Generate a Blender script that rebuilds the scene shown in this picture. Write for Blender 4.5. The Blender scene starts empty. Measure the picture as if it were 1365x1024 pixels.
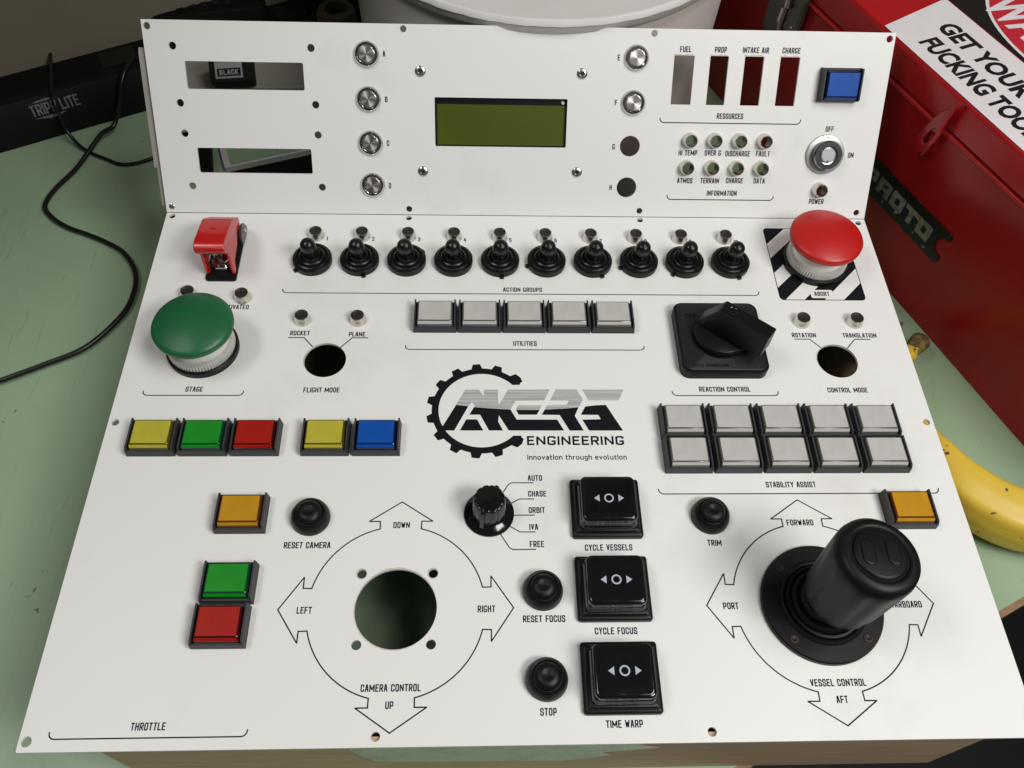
import bpy, bmesh, math, random
from mathutils import Vector, Matrix, Euler
from mathutils.geometry import tessellate_polygon
random.seed(7)
PI = math.pi
sc = bpy.context.scene
COL = sc.collection

# ------------------------------------------------------------ camera
cam_d = bpy.data.cameras.new('camera')
cam = bpy.data.objects.new('camera', cam_d)
COL.objects.link(cam)
cam_d.sensor_width = 36.0
cam_d.lens = 29.957
cam_d.clip_start = 0.01
cam_d.clip_end = 30.0
cam.matrix_world = Matrix(((0.99921913, -0.00161154, -0.03947818, -0.025568),
                           (-0.0204805, 0.83333256, -0.55239243, -0.367477),
                           (0.03378866, 0.55276962, 0.83264883, 0.436081),
                           (0, 0, 0, 1)))
sc.camera = cam

# ------------------------------------------------------------ light
world = bpy.data.worlds.new('World')
sc.world = world
world.use_nodes = True
bg = world.node_tree.nodes['Background']
bg.inputs[0].default_value = (0.82, 0.86, 1.0, 1)
bg.inputs[1].default_value = 0.065
sc.view_settings.view_transform = 'Standard'
sc.view_settings.look = 'None'
sc.view_settings.exposure = 0.12
sc.view_settings.gamma = 1.0

def area(name, loc, target, sx, sy, power, color):
    l = bpy.data.lights.new(name, 'AREA')
    l.shape = 'RECTANGLE'; l.size = sx; l.size_y = sy
    l.energy = power; l.color = color
    o = bpy.data.objects.new(name, l); COL.objects.link(o)
    o.location = loc
    d = Vector(target) - Vector(loc)
    o.rotation_euler = d.to_track_quat('-Z', 'Y').to_euler()
    return o
area('ceiling_lamp', (0.55, -0.60, 0.88), (0.13, -0.08, 0.0), 0.45, 0.25, 6.3, (1.0, 0.985, 0.945))
area('ceiling_lamp', (-0.80, -0.55, 1.50), (-0.10, 0.05, 0.0), 0.9, 0.30, 0.9, (1.0, 0.985, 0.945))
area('ceiling_lamp', (0.50, -0.26, 1.30), (0.10, 0.02, 0.0), 0.5, 0.22, 4.0, (1.0, 0.985, 0.95))
area('ceiling_lamp', (-0.66, -0.14, 1.20), (-0.02, 0.06, 0.05), 0.5, 0.22, 3.3, (1.0, 0.985, 0.95))

# ------------------------------------------------------------ materials
def new_mat(name):
    m = bpy.data.materials.new(name); m.use_nodes = True
    return m, m.node_tree, m.node_tree.nodes['Principled BSDF']
def mat(name, col, rough=0.5, metal=0.0, coat=0.0, var=0.0, vscale=60, bump=0.0, bscale=800, spec=0.5, emit=0.0, rvar=0.0, col2=None, stretch=None, aniso=0):
    m, nt, b = new_mat(name)
    N, L = nt.nodes, nt.links
    b.inputs['Base Color'].default_value = (*col, 1)
    b.inputs['Roughness'].default_value = rough
    b.inputs['Metallic'].default_value = metal
    b.inputs['Coat Weight'].default_value = coat
    b.inputs['Coat Roughness'].default_value = 0.06
    b.inputs['Specular IOR Level'].default_value = spec
    tc = N.new('ShaderNodeTexCoord')
    src = tc.outputs['Object']
    if stretch:
        mp = N.new('ShaderNodeMapping'); mp.inputs['Scale'].default_value = stretch
        L.new(src, mp.inputs[0]); src = mp.outputs[0]
    if var > 0:
        n = N.new('ShaderNodeTexNoise'); n.inputs['Scale'].default_value = vscale; n.inputs['Detail'].default_value = 6
        L.new(src, n.inputs['Vector'])
        mx = N.new('ShaderNodeMix'); mx.data_type = 'RGBA'
        c2 = col2 if col2 else tuple(c * (1 - var) for c in col)
        mx.inputs[6].default_value = (*col, 1); mx.inputs[7].default_value = (*c2, 1)
        r = N.new('ShaderNodeMapRange'); r.inputs[1].default_value = 0.42; r.inputs[2].default_value = 0.72
        L.new(n.outputs[0], r.inputs[0]); L.new(r.outputs[0], mx.inputs[0])
        L.new(mx.outputs[2], b.inputs['Base Color'])
        if rvar > 0:
            r2 = N.new('ShaderNodeMapRange'); r2.inputs[3].default_value = rough; r2.inputs[4].default_value = rough + rvar
            L.new(r.outputs[0], r2.inputs[0]); L.new(r2.outputs[0], b.inputs['Roughness'])
    if bump > 0:
        n2 = N.new('ShaderNodeTexNoise'); n2.inputs['Scale'].default_value = bscale; n2.inputs['Detail'].default_value = 3
        L.new(src, n2.inputs['Vector'])
        bp = N.new('ShaderNodeBump'); bp.inputs['Strength'].default_value = bump; bp.inputs['Distance'].default_value = 0.0004
        L.new(n2.outputs[0], bp.inputs['Height']); L.new(bp.outputs[0], b.inputs['Normal'])
    return m

def panel_material():
    m, nt, b = new_mat('white laminate'); N, L = nt.nodes, nt.links
    tc = N.new('ShaderNodeTexCoord')
    n1 = N.new('ShaderNodeTexNoise'); n1.inputs['Scale'].default_value = 9; n1.inputs['Detail'].default_value = 7; n1.inputs['Roughness'].default_value = 0.65
    L.new(tc.outputs['Object'], n1.inputs['Vector'])
    r1 = N.new('ShaderNodeMapRange'); r1.inputs[1].default_value = 0.55; r1.inputs[2].default_value = 0.85
    L.new(n1.outputs[0], r1.inputs[0])
    mx = N.new('ShaderNodeMix'); mx.data_type = 'RGBA'
    mx.inputs[6].default_value = (0.80, 0.80, 0.785, 1); mx.inputs[7].default_value = (0.65, 0.635, 0.595, 1)
    L.new(r1.outputs[0], mx.inputs[0])
    # small grey specks and a few scuffs
    v = N.new('ShaderNodeTexVoronoi'); v.inputs['Scale'].default_value = 45
    L.new(tc.outputs['Object'], v.inputs['Vector'])
    lt = N.new('ShaderNodeMath'); lt.operation = 'LESS_THAN'; lt.inputs[1].default_value = 0.014
    L.new(v.outputs['Distance'], lt.inputs[0])
    sp = N.new('ShaderNodeSeparateColor'); L.new(v.outputs['Color'], sp.inputs[0])
    gt = N.new('ShaderNodeMath'); gt.operation = 'GREATER_THAN'; gt.inputs[1].default_value = 0.86
    L.new(sp.outputs[0], gt.inputs[0])
    mu = N.new('ShaderNodeMath'); mu.operation = 'MULTIPLY'; L.new(lt.outputs[0], mu.inputs[0]); L.new(gt.outputs[0], mu.inputs[1])
    mu2 = N.new('ShaderNodeMath'); mu2.operation = 'MULTIPLY'; mu2.inputs[1].default_value = 0.6; L.new(mu.outputs[0], mu2.inputs[0])
    mx2 = N.new('ShaderNodeMix'); mx2.data_type = 'RGBA'; mx2.inputs[7].default_value = (0.22, 0.2, 0.17, 1)
    L.new(mx.outputs[2], mx2.inputs[6]); L.new(mu2.outputs[0], mx2.inputs[0])
    L.new(mx2.outputs[2], b.inputs['Base Color'])
    r3 = N.new('ShaderNodeMapRange'); r3.inputs[3].default_value = 0.28; r3.inputs[4].default_value = 0.56
    L.new(n1.outputs[0], r3.inputs[0]); L.new(r3.outputs[0], b.inputs['Roughness'])
    # faint brushed weave
    mp = N.new('ShaderNodeMapping'); mp.inputs['Scale'].default_value = (60, 2200, 60)
    L.new(tc.outputs['Object'], mp.inputs[0])
    n2 = N.new('ShaderNodeTexNoise'); n2.inputs['Scale'].default_value = 1; L.new(mp.outputs[0], n2.inputs['Vector'])
    bp = N.new('ShaderNodeBump'); bp.inputs['Strength'].default_value = 0.10; bp.inputs['Distance'].default_value = 0.0002
    L.new(n2.outputs[0], bp.inputs['Height']); L.new(bp.outputs[0], b.inputs['Normal'])
    return m

def table_material():
    m, nt, b = new_mat('green linoleum'); N, L = nt.nodes, nt.links
    tc = N.new('ShaderNodeTexCoord')
    n1 = N.new('ShaderNodeTexNoise'); n1.inputs['Scale'].default_value = 14; n1.inputs['Detail'].default_value = 8; n1.inputs['Roughness'].default_value = 0.6
    L.new(tc.outputs['Object'], n1.inputs['Vector'])
    mx = N.new('ShaderNodeMix'); mx.data_type = 'RGBA'
    mx.inputs[6].default_value = (0.27, 0.38, 0.24, 1); mx.inputs[7].default_value = (0.34, 0.46, 0.31, 1)
    L.new(n1.outputs[0], mx.inputs[0])
    # scratches and chips
    mp = N.new('ShaderNodeMapping'); mp.inputs['Rotation'].default_value = (0, 0, 0.6); mp.inputs['Scale'].default_value = (46, 3.2, 10)
    L.new(tc.outputs['Object'], mp.inputs[0])
    n2 = N.new('ShaderNodeTexNoise'); n2.inputs['Scale'].default_value = 5; n2.inputs['Detail'].default_value = 9; n2.inputs['Distortion'].default_value = 1.4
    L.new(mp.outputs[0], n2.inputs['Vector'])
    r = N.new('ShaderNodeMapRange'); r.inputs[1].default_value = 0.64; r.inputs[2].default_value = 0.70; r.inputs[4].default_value = 0.28
    L.new(n2.outputs[0], r.inputs[0])
    mx2 = N.new('ShaderNodeMix'); mx2.data_type = 'RGBA'; mx2.inputs[7].default_value = (0.12, 0.17, 0.10, 1)
    L.new(r.outputs[0], mx2.inputs[0]); L.new(mx.outputs[2], mx2.inputs[6])
    n3 = N.new('ShaderNodeTexNoise'); n3.inputs['Scale'].default_value = 150; n3.inputs['Detail'].default_value = 4
    L.new(tc.outputs['Object'], n3.inputs['Vector'])
    n4 = N.new('ShaderNodeTexNoise'); n4.inputs['Scale'].default_value = 12
    L.new(tc.outputs['Object'], n4.inputs['Vector'])
    a = N.new('ShaderNodeMath'); a.operation = 'ADD'; L.new(n3.outputs[0], a.inputs[0]); L.new(n4.outputs[0], a.inputs[1])
    r2 = N.new('ShaderNodeMapRange'); r2.inputs[1].default_value = 1.27; r2.inputs[2].default_value = 1.32; r2.inputs[4].default_value = 0.8
    L.new(a.outputs[0], r2.inputs[0])
    mx3 = N.new('ShaderNodeMix'); mx3.data_type = 'RGBA'; mx3.inputs[7].default_value = (0.07, 0.075, 0.05, 1)
    L.new(r2.outputs[0], mx3.inputs[0]); L.new(mx2.outputs[2], mx3.inputs[6])
    L.new(mx3.outputs[2], b.inputs['Base Color'])
    b.inputs['Roughness'].default_value = 0.42
    bp = N.new('ShaderNodeBump'); bp.inputs['Strength'].default_value = 0.25; bp.inputs['Distance'].default_value = 0.0005
    L.new(n2.outputs[0], bp.inputs['Height']); L.new(bp.outputs[0], b.inputs['Normal'])
    return m

def banana_material():
    m, nt, b = new_mat('banana peel'); N, L = nt.nodes, nt.links
    tc = N.new('ShaderNodeTexCoord')
    n1 = N.new('ShaderNodeTexNoise'); n1.inputs['Scale'].default_value = 40; n1.inputs['Detail'].default_value = 5
    L.new(tc.outputs['Object'], n1.inputs['Vector'])
    mx = N.new('ShaderNodeMix'); mx.data_type = 'RGBA'
    mx.inputs[6].default_value = (0.74, 0.50, 0.05, 1); mx.inputs[7].default_value = (0.60, 0.42, 0.05, 1)
    L.new(n1.outputs[0], mx.inputs[0])
    v = N.new('ShaderNodeTexVoronoi'); v.inputs['Scale'].default_value = 150
    n5 = N.new('ShaderNodeTexNoise'); n5.inputs['Scale'].default_value = 200
    L.new(tc.outputs['Object'], n5.inputs['Vector'])
    va = N.new('ShaderNodeVectorMath'); va.operation = 'MULTIPLY_ADD'; va.inputs[1].default_value = (0.004,) * 3
    L.new(n5.outputs[1], va.inputs[0]); L.new(tc.outputs['Object'], va.inputs[2]); L.new(va.outputs[0], v.inputs['Vector'])
    sp = N.new('ShaderNodeSeparateColor'); L.new(v.outputs['Color'], sp.inputs[0])
    r = N.new('ShaderNodeMapRange'); r.inputs[1].default_value = 0.22; r.inputs[2].default_value = 0.13
    L.new(v.outputs['Distance'], r.inputs[0])
    n6 = N.new('ShaderNodeTexNoise'); n6.inputs['Scale'].default_value = 26; L.new(tc.outputs['Object'], n6.inputs['Vector'])
    ad = N.new('ShaderNodeMath'); ad.operation = 'ADD'; L.new(sp.outputs[0], ad.inputs[0]); L.new(n6.outputs[0], ad.inputs[1])
    g = N.new('ShaderNodeMath'); g.operation = 'GREATER_THAN'; g.inputs[1].default_value = 0.90; L.new(ad.outputs[0], g.inputs[0])
    mu = N.new('ShaderNodeMath'); mu.operation = 'MULTIPLY'; L.new(r.outputs[0], mu.inputs[0]); L.new(g.outputs[0], mu.inputs[1])
    mx2 = N.new('ShaderNodeMix'); mx2.data_type = 'RGBA'; mx2.inputs[7].default_value = (0.13, 0.06, 0.012, 1)
    L.new(mu.outputs[0], mx2.inputs[0]); L.new(mx.outputs[2], mx2.inputs[6])
    n7 = N.new('ShaderNodeTexNoise'); n7.inputs['Scale'].default_value = 95; n7.inputs['Detail'].default_value = 2; n7.inputs['Distortion'].default_value = 1.2
    L.new(tc.outputs['Object'], n7.inputs['Vector'])
    r7 = N.new('ShaderNodeMapRange'); r7.inputs[1].default_value = 0.70; r7.inputs[2].default_value = 0.735; L.new(n7.outputs[0], r7.inputs[0])
    mx3 = N.new('ShaderNodeMix'); mx3.data_type = 'RGBA'; mx3.inputs[7].default_value = (0.16, 0.075, 0.015, 1)
    L.new(r7.outputs[0], mx3.inputs[0]); L.new(mx2.outputs[2], mx3.inputs[6])
    L.new(mx3.outputs[2], b.inputs['Base Color'])
    b.inputs['Roughness'].default_value = 0.42
    return m

def silver_material():
    m, nt, b = new_mat('silver print'); N, L = nt.nodes, nt.links
    tc = N.new('ShaderNodeTexCoord'); s = N.new('ShaderNodeSeparateXYZ'); L.new(tc.outputs['Object'], s.inputs[0])
    w = N.new('ShaderNodeTexNoise'); w.inputs['Scale'].default_value = 1
    mp = N.new('ShaderNodeMapping'); mp.inputs['Scale'].default_value = (25, 900, 1); L.new(tc.outputs['Object'], mp.inputs[0]); L.new(mp.outputs[0], w.inputs['Vector'])
    cr = N.new('ShaderNodeValToRGB'); L.new(w.outputs[0], cr.inputs[0])
    cr.color_ramp.elements[0].position = 0.3; cr.color_ramp.elements[0].color = (0.30, 0.32, 0.34, 1)
    cr.color_ramp.elements[1].position = 0.7; cr.color_ramp.elements[1].color = (0.56, 0.55, 0.52, 1)
    L.new(cr.outputs[0], b.inputs['Base Color']); b.inputs['Roughness'].default_value = 0.45
    return m

def plate_worn_material():
    m, nt, b = new_mat('worn black decal'); N, L = nt.nodes, nt.links
    tc = N.new('ShaderNodeTexCoord')
    n = N.new('ShaderNodeTexNoise'); n.inputs['Scale'].default_value = 160; n.inputs['Detail'].default_value = 6; L.new(tc.outputs['Object'], n.inputs['Vector'])
    r = N.new('ShaderNodeMapRange'); r.inputs[1].default_value = 0.635; r.inputs[2].default_value = 0.65; L.new(n.outputs[0], r.inputs[0])
    mx = N.new('ShaderNodeMix'); mx.data_type = 'RGBA'; mx.inputs[6].default_value = (0.006, 0.006, 0.006, 1); mx.inputs[7].default_value = (0.28, 0.27, 0.24, 1)
    L.new(r.outputs[0], mx.inputs[0]); L.new(mx.outputs[2], b.inputs['Base Color']); b.inputs['Roughness'].default_value = 0.3
    return m

M_white = panel_material()
M_table = table_material()
M_banana = banana_material()
M_silver = silver_material()
M_decal = plate_worn_material()
M_ink = mat('dark ink', (0.010, 0.008, 0.024), 0.7, spec=0.15)
M_logoink = mat('black ink', (0.006, 0.006, 0.009), 0.7, spec=0.15)
M_black = mat('black plastic', (0.005, 0.005, 0.005), 0.36, bump=0.05, spec=0.28)
M_rubber = mat('black rubber', (0.005, 0.005, 0.005), 0.42, spec=0.28, var=0.3, vscale=200, bump=0.15, bscale=1500)
M_gloss = mat('gloss black plastic', (0.006, 0.006, 0.006), 0.08, var=0.2, vscale=300, rvar=0.1)
M_boot = mat('moulded boot rubber', (0.006, 0.006, 0.006), 0.24, spec=0.4, var=0.3, vscale=250, rvar=0.2, bump=0.08, bscale=1200)
M_socket = mat('dark grained lamp insert', (0.016, 0.014, 0.012), 0.5, var=0.6, vscale=900, bump=0.5, bscale=1800)
M_satin = mat('satin black plastic', (0.0055, 0.0055, 0.006), 0.44, spec=0.26, bump=0.12, bscale=2500)
M_housing = mat('grey black housing', (0.035, 0.035, 0.038), 0.5, spec=0.4, bump=0.1, bscale=2500)
M_dark = mat('dark recess', (0.006, 0.006, 0.006), 0.7)
M_react = mat('brushed black plate', (0.014, 0.013, 0.013), 0.36, spec=0.4, bump=0.1, bscale=2500)
M_chrome = mat('chrome', (0.62, 0.60, 0.57), 0.16, metal=1.0)
M_nickel = mat('nickel', (0.66, 0.64, 0.58), 0.26, metal=1.0, bump=0.1, bscale=500)
M_clear = mat('clear knurled ring', (0.50, 0.50, 0.48), 0.15, coat=0.6)
M_whiteplastic = mat('white plastic', (0.78, 0.77, 0.72), 0.35)
M_greendome = mat('green plastic', (0.010, 0.120, 0.042), 0.36, var=0.12, vscale=90, rvar=0.12, bump=0.06, bscale=1800)
M_reddome = mat('red plastic', (0.50, 0.010, 0.008), 0.38, var=0.12, vscale=90, rvar=0.12, bump=0.06, bscale=1800)
M_cover = mat('red switch cover', (0.50, 0.014, 0.014), 0.16)
M_toolbox = mat('red enamel', (0.33, 0.006, 0.009), 0.26, spec=0.35, var=0.25, vscale=25, bump=0.15, bscale=90)
M_toollid = mat('red enamel lid', (0.40, 0.006, 0.010), 0.30, var=0.15, vscale=25, bump=0.15, bscale=90)
M_latch = mat('red latch enamel', (0.33, 0.006, 0.012), 0.18)
M_sticker = mat('white sticker', (0.74, 0.70, 0.72), 0.35, var=0.06, vscale=50)
M_stickerblack = mat('black sticker', (0.010, 0.009, 0.008), 0.35)
M_stickerred = mat('red sticker', (0.50, 0.02, 0.035), 0.35)
M_decalink = mat('grey green letters', (0.22, 0.235, 0.18), 0.4, var=0.5, vscale=300)
M_cardboard = mat('cardboard', (0.50, 0.36, 0.22), 0.75, var=0.2, vscale=30, bump=0.2, bscale=400, stretch=(1, 1, 6))
M_tape = mat('clear tape', (0.30, 0.33, 0.26), 0.14, var=0.5, vscale=70, col2=(0.16, 0.21, 0.15), bump=0.6, bscale=90)
M_wood = mat('wood edging', (0.30, 0.18, 0.09), 0.5, var=0.4, vscale=60, stretch=(1, 6, 6))
M_wall = mat('beige wall', (0.19, 0.172, 0.125), 0.8, var=0.12, vscale=8, bump=0.2, bscale=120)
M_floor = mat('dark floor', (0.004, 0.004, 0.004), 0.6, var=0.5, vscale=6)
M_bucket = mat('white bucket plastic', (0.76, 0.74, 0.72), 0.38, var=0.06, vscale=30)
M_bucketshade = mat('shaded bucket plastic', (0.56, 0.52, 0.48), 0.4, var=0.1, vscale=20)  # white bucket plastic with the wall's shade put into its colour
M_strip = mat('power strip plastic', (0.004, 0.004, 0.004), 0.6, bump=0.1, spec=0.2)
M_striplogo = mat('pale grey print', (0.13, 0.14, 0.13), 0.5, var=0.4, vscale=200)
M_cable = mat('black cable', (0.008, 0.008, 0.008), 0.3, bump=0.1)
M_greybox = mat('grey plastic', (0.32, 0.30, 0.27), 0.5, var=0.1, vscale=12)
M_greyprint = mat('grey print', (0.25, 0.25, 0.24), 0.5)
M_frame = mat('pale grey frame', (0.62, 0.62, 0.62), 0.45)
M_metal = mat('dull steel', (0.17, 0.18, 0.155), 0.34, metal=0.85, var=0.4, vscale=90, bump=0.3, bscale=200)
M_rockmark = mat('pale blue grey print', (0.42, 0.46, 0.55), 0.4)
M_lcd = mat('lcd green', (0.074, 0.094, 0.005), 0.30, coat=0.4, var=0.15, vscale=30)
M_lcdbezel = mat('lcd bezel', (0.008, 0.010, 0.010), 0.25)
M_glue = mat('yellowed glue residue', (0.52, 0.47, 0.36), 0.5, var=0.5, vscale=500, col2=(0.70, 0.67, 0.60))
def lensmats(name, col, rim):
    return (mat(name + ' plate', col, 0.4, coat=0.12, spec=0.25, var=0.13, vscale=110), mat(name + ' lens rim', rim, 0.09, coat=0.3))
LENS = {
    'yellow': lensmats('yellow', (0.47, 0.42, 0.040), (0.085, 0.07, 0.006)),
    'green': lensmats('green', (0.008, 0.25, 0.014), (0.002, 0.05, 0.022)),
    'red': lensmats('red', (0.36, 0.008, 0.003), (0.055, 0.002, 0.003)),
    'blue': lensmats('blue', (0.003, 0.075, 0.38), (0.003, 0.008, 0.05)),
    'orange': lensmats('orange', (0.50, 0.25, 0.008), (0.10, 0.026, 0.004)),
    'white': lensmats('clear', (0.50, 0.485, 0.465), (0.11, 0.105, 0.10)),
}

# ------------------------------------------------------------ mesh helpers (millimetres)
MM = 0.001
def tag(o, label=None, cat=None, group=None, kind=None):
    if label: o['label'] = label
    if cat: o['category'] = cat
    if group: o['group'] = group
    if kind: o['kind'] = kind
    return o
def link_mesh(name, verts, faces, m, parent=None, M=None, smooth=35):
    me = bpy.data.meshes.new(name)
    me.from_pydata([tuple(c * MM for c in v) for v in verts], [], faces)
    me.validate(); me.update()
    bm = bmesh.new(); bm.from_mesh(me)
    bmesh.ops.recalc_face_normals(bm, faces=bm.faces); bm.to_mesh(me); bm.free()
    if smooth:
        me.shade_smooth()
        me.set_sharp_from_angle(angle=math.radians(smooth))
    mats = m if isinstance(m, (list, tuple)) else [m]
    for x in mats: me.materials.append(x)
    o = bpy.data.objects.new(name, me); COL.objects.link(o)
    if parent is not None: o.parent = parent
    if M is not None: o.matrix_local = M
    return o
def T(x, y, z=0): return Matrix.Translation((x * MM, y * MM, z * MM))
def RZ(d): return Matrix.Rotation(math.radians(d), 4, 'Z')
def RX(d): return Matrix.Rotation(math.radians(d), 4, 'X')
def RY(d): return Matrix.Rotation(math.radians(d), 4, 'Y')
class G:
    """collects verts/faces in mm"""
    def __init__(s): s.v = []; s.f = []
    def add(s, v, f):
        k = len(s.v); s.v += [tuple(x) for x in v]; s.f += [tuple(i + k for i in q) for q in f]; return s
    def lathe(s, prof, n=48, c=(0, 0), M=None, rfun=None):
        v = []; f = []; m = len(prof)
        for i in range(n):
            a = 2 * PI * i / n
            for j, (r, z) in enumerate(prof):
                rr = rfun(r, z, i, n) if rfun else r
                v.append(Vector((c[0] + rr * math.cos(a), c[1] + rr * math.sin(a), z)))
        for i in range(n):
            i2 = (i + 1) % n
            for j in range(m - 1):
                f.append((i * m + j, i2 * m + j, i2 * m + j + 1, i * m + j + 1))
        if prof[0][0] > 1e-6: f.append([i * m for i in range(n)][::-1])
        if prof[-1][0] > 1e-6: f.append([i * m + m - 1 for i in range(n)])
        if M is not None: v = [M @ x for x in v]
        return s.add(v, f)
    def loft(s, rings, cap=(True, True), M=None):
        n = len(rings[0]); v = [Vector(p) for r in rings for p in r]; f = []
        for k in range(len(rings) - 1):
            for i in range(n):
                j = (i + 1) % n
                f.append((k * n + i, k * n + j, (k + 1) * n + j, (k + 1) * n + i))
        if cap[0]: f.append(tuple(range(n))[::-1])
        if cap[1]: f.append(tuple((len(rings) - 1) * n + i for i in range(n)))
        if M is not None: v = [M @ x for x in v]
        return s.add(v, f)
    def box(s, x0, x1, y0, y1, z0, z1, ch=0.0, M=None):
        if ch <= 0:
            return s.loft([[(x0, y0, z), (x1, y0, z), (x1, y1, z), (x0, y1, z)] for z in (z0, z1)], M=M)
        return s.loft([rr(x0 + c, x1 - c, y0 + c, y1 - c, max(ch, .01), z, 3) for z, c in ((z0, 0), (z1 - ch, 0), (z1 - ch * .3, ch * .3), (z1, ch))], M=M)
    def plate(s, loops, z0, z1):
        vs = [[Vector((x, y, 0)) for x, y in l] for l in loops]
        tris = tessellate_polygon(vs)
        flat = [p for l in vs for p in l]; n = len(flat)
        k = len(s.v)
        s.v += [(p.x, p.y, z1) for p in flat] + [(p.x, p.y, z0) for p in flat]
        for t in tris:
            s.f.append(tuple(k + i for i in t)); s.f.append(tuple(k + n + i for i in reversed(t)))
        o = 0
        for l in vs:
            m = len(l)
            for i in range(m):
                j = (i + 1) % m
                s.f.append((k + o + i, k + o + j, k + n + o + j, k + n + o + i))
            o += m
        return s
    def flat(s, loops, z=0.0):
        vs = [[Vector((x, y, 0)) for x, y in l] for l in loops]
        tris = tessellate_polygon(vs); flat = [p for l in vs for p in l]; k = len(s.v)
        s.v += [(p.x, p.y, z) for p in flat]
        for t in tris: s.f.append(tuple(k + i for i in t))
        return s
    def ribbon(s, pts, w, z=0.0, closed=False):
        P = [Vector(p) for p in pts]
        if closed: P = P + [P[0]]
        cuts = [0]
        for i in range(1, len(P) - 1):
            if (P[i] - P[i - 1]).angle(P[i + 1] - P[i], 0) > 0.85: cuts.append(i)
        cuts.append(len(P) - 1)
        for k in range(len(cuts) - 1):
            q = [p.copy() for p in P[cuts[k]:cuts[k + 1] + 1]]
            def ext(i):
                a_, b_ = (P[i] - P[i - 1], P[i + 1] - P[i]) if 0 < i < len(P) - 1 else (P[-1] - P[-2], P[1] - P[0])
                an = a_.angle(b_, 0)
                return w * (.48 if an < 1.75 else .12)
            if k > 0 or closed: q[0] = q[0] + (q[0] - q[1]).normalized() * ext(cuts[k])
            if k < len(cuts) - 2 or closed: q[-1] = q[-1] + (q[-1] - q[-2]).normalized() * ext(cuts[k + 1])
            s.strip(q, w, z + 0.0012 * k)
        return s
    def strip(s, pts, w, z=0.0, closed=False):
        P = [Vector(p) for p in pts]; n = len(P); L = []; R = []
        for i in range(n):
            a = P[i - 1] if (i > 0 or closed) else None
            b = P[(i + 1) % n] if (i < n - 1 or closed) else None
            d1 = (P[i] - a).normalized() if a is not None else None
            d2 = (b - P[i]).normalized() if b is not None else None
            if d1 is None: d1 = d2
            if d2 is None: d2 = d1
            t = (d1 + d2)
            t = t.normalized() if t.length > 1e-6 else d1
            nn = Vector((-t.y, t.x)); c = max(0.45, nn.dot(Vector((-d1.y, d1.x))))
            L.append(P[i] + nn * (w / 2 / c)); R.append(P[i] - nn * (w / 2 / c))
        k = len(s.v)
        s.v += [(p.x, p.y, z) for p in L] + [(p.x, p.y, z) for p in R]
        for i in range(n if closed else n - 1):
            j = (i + 1) % n
            s.f.append((k + i, k + n + i, k + n + j, k + j))
        return s
    def tube(s, pts, r, n=10, cap=True, flat=None):
        P = [Vector(p) for p in pts]; rings = []
        up = Vector((0, 0, 1))
        for i, p in enumerate(P):
            t = (P[min(i + 1, len(P) - 1)] - P[max(i - 1, 0)]).normalized()
            a = up.cross(t)
            if a.length < 1e-4: a = Vector((1, 0, 0))
            a.normalize(); b = t.cross(a).normalized()
            rr = r[i] if isinstance(r, (list, tuple)) else r
            rings.append([tuple(p + (a * math.cos(q) + b * math.sin(q)) * rr) for q in [2 * PI * j / n for j in range(n)]])
        return s.loft(rings, (cap, cap))
    def link(s, name, m, parent=None, M=None, smooth=35): return link_mesh(name, s.v, s.f, m, parent, M, smooth)

def rr(x0, x1, y0, y1, r, z=None, k=5):
    """rounded rectangle, counter-clockwise"""
    out = []
    for cx, cy, a0 in ((x1 - r, y0 + r, -90), (x1 - r, y1 - r, 0), (x0 + r, y1 - r, 90), (x0 + r, y0 + r, 180)):
        for i in range(k):
            a = math.radians(a0 + 90 * i / (k - 1))
            p = (cx + r * math.cos(a), cy + r * math.sin(a))
            out.append(p if z is None else (*p, z))
    return out
def circ(x, y, r, n=32): return [(x + r * math.cos(2 * PI * i / n), y + r * math.sin(2 * PI * i / n)) for i in range(n)]
def spline(pts, k=8):
    """Catmull-Rom through the points"""
    P = [Vector(p) for p in pts]; out = []
    for i in range(len(P) - 1):
        p0 = P[max(i - 1, 0)]; p1 = P[i]; p2 = P[i + 1]; p3 = P[min(i + 2, len(P) - 1)]
        for j in range(k):
            t = j / k
            out.append(0.5 * ((2 * p1) + (p2 - p0) * t + (2 * p0 - 5 * p1 + 4 * p2 - p3) * t * t + (3 * p1 - p0 - 3 * p2 + p3) * t ** 3))
    out.append(P[-1]); return out

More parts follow.
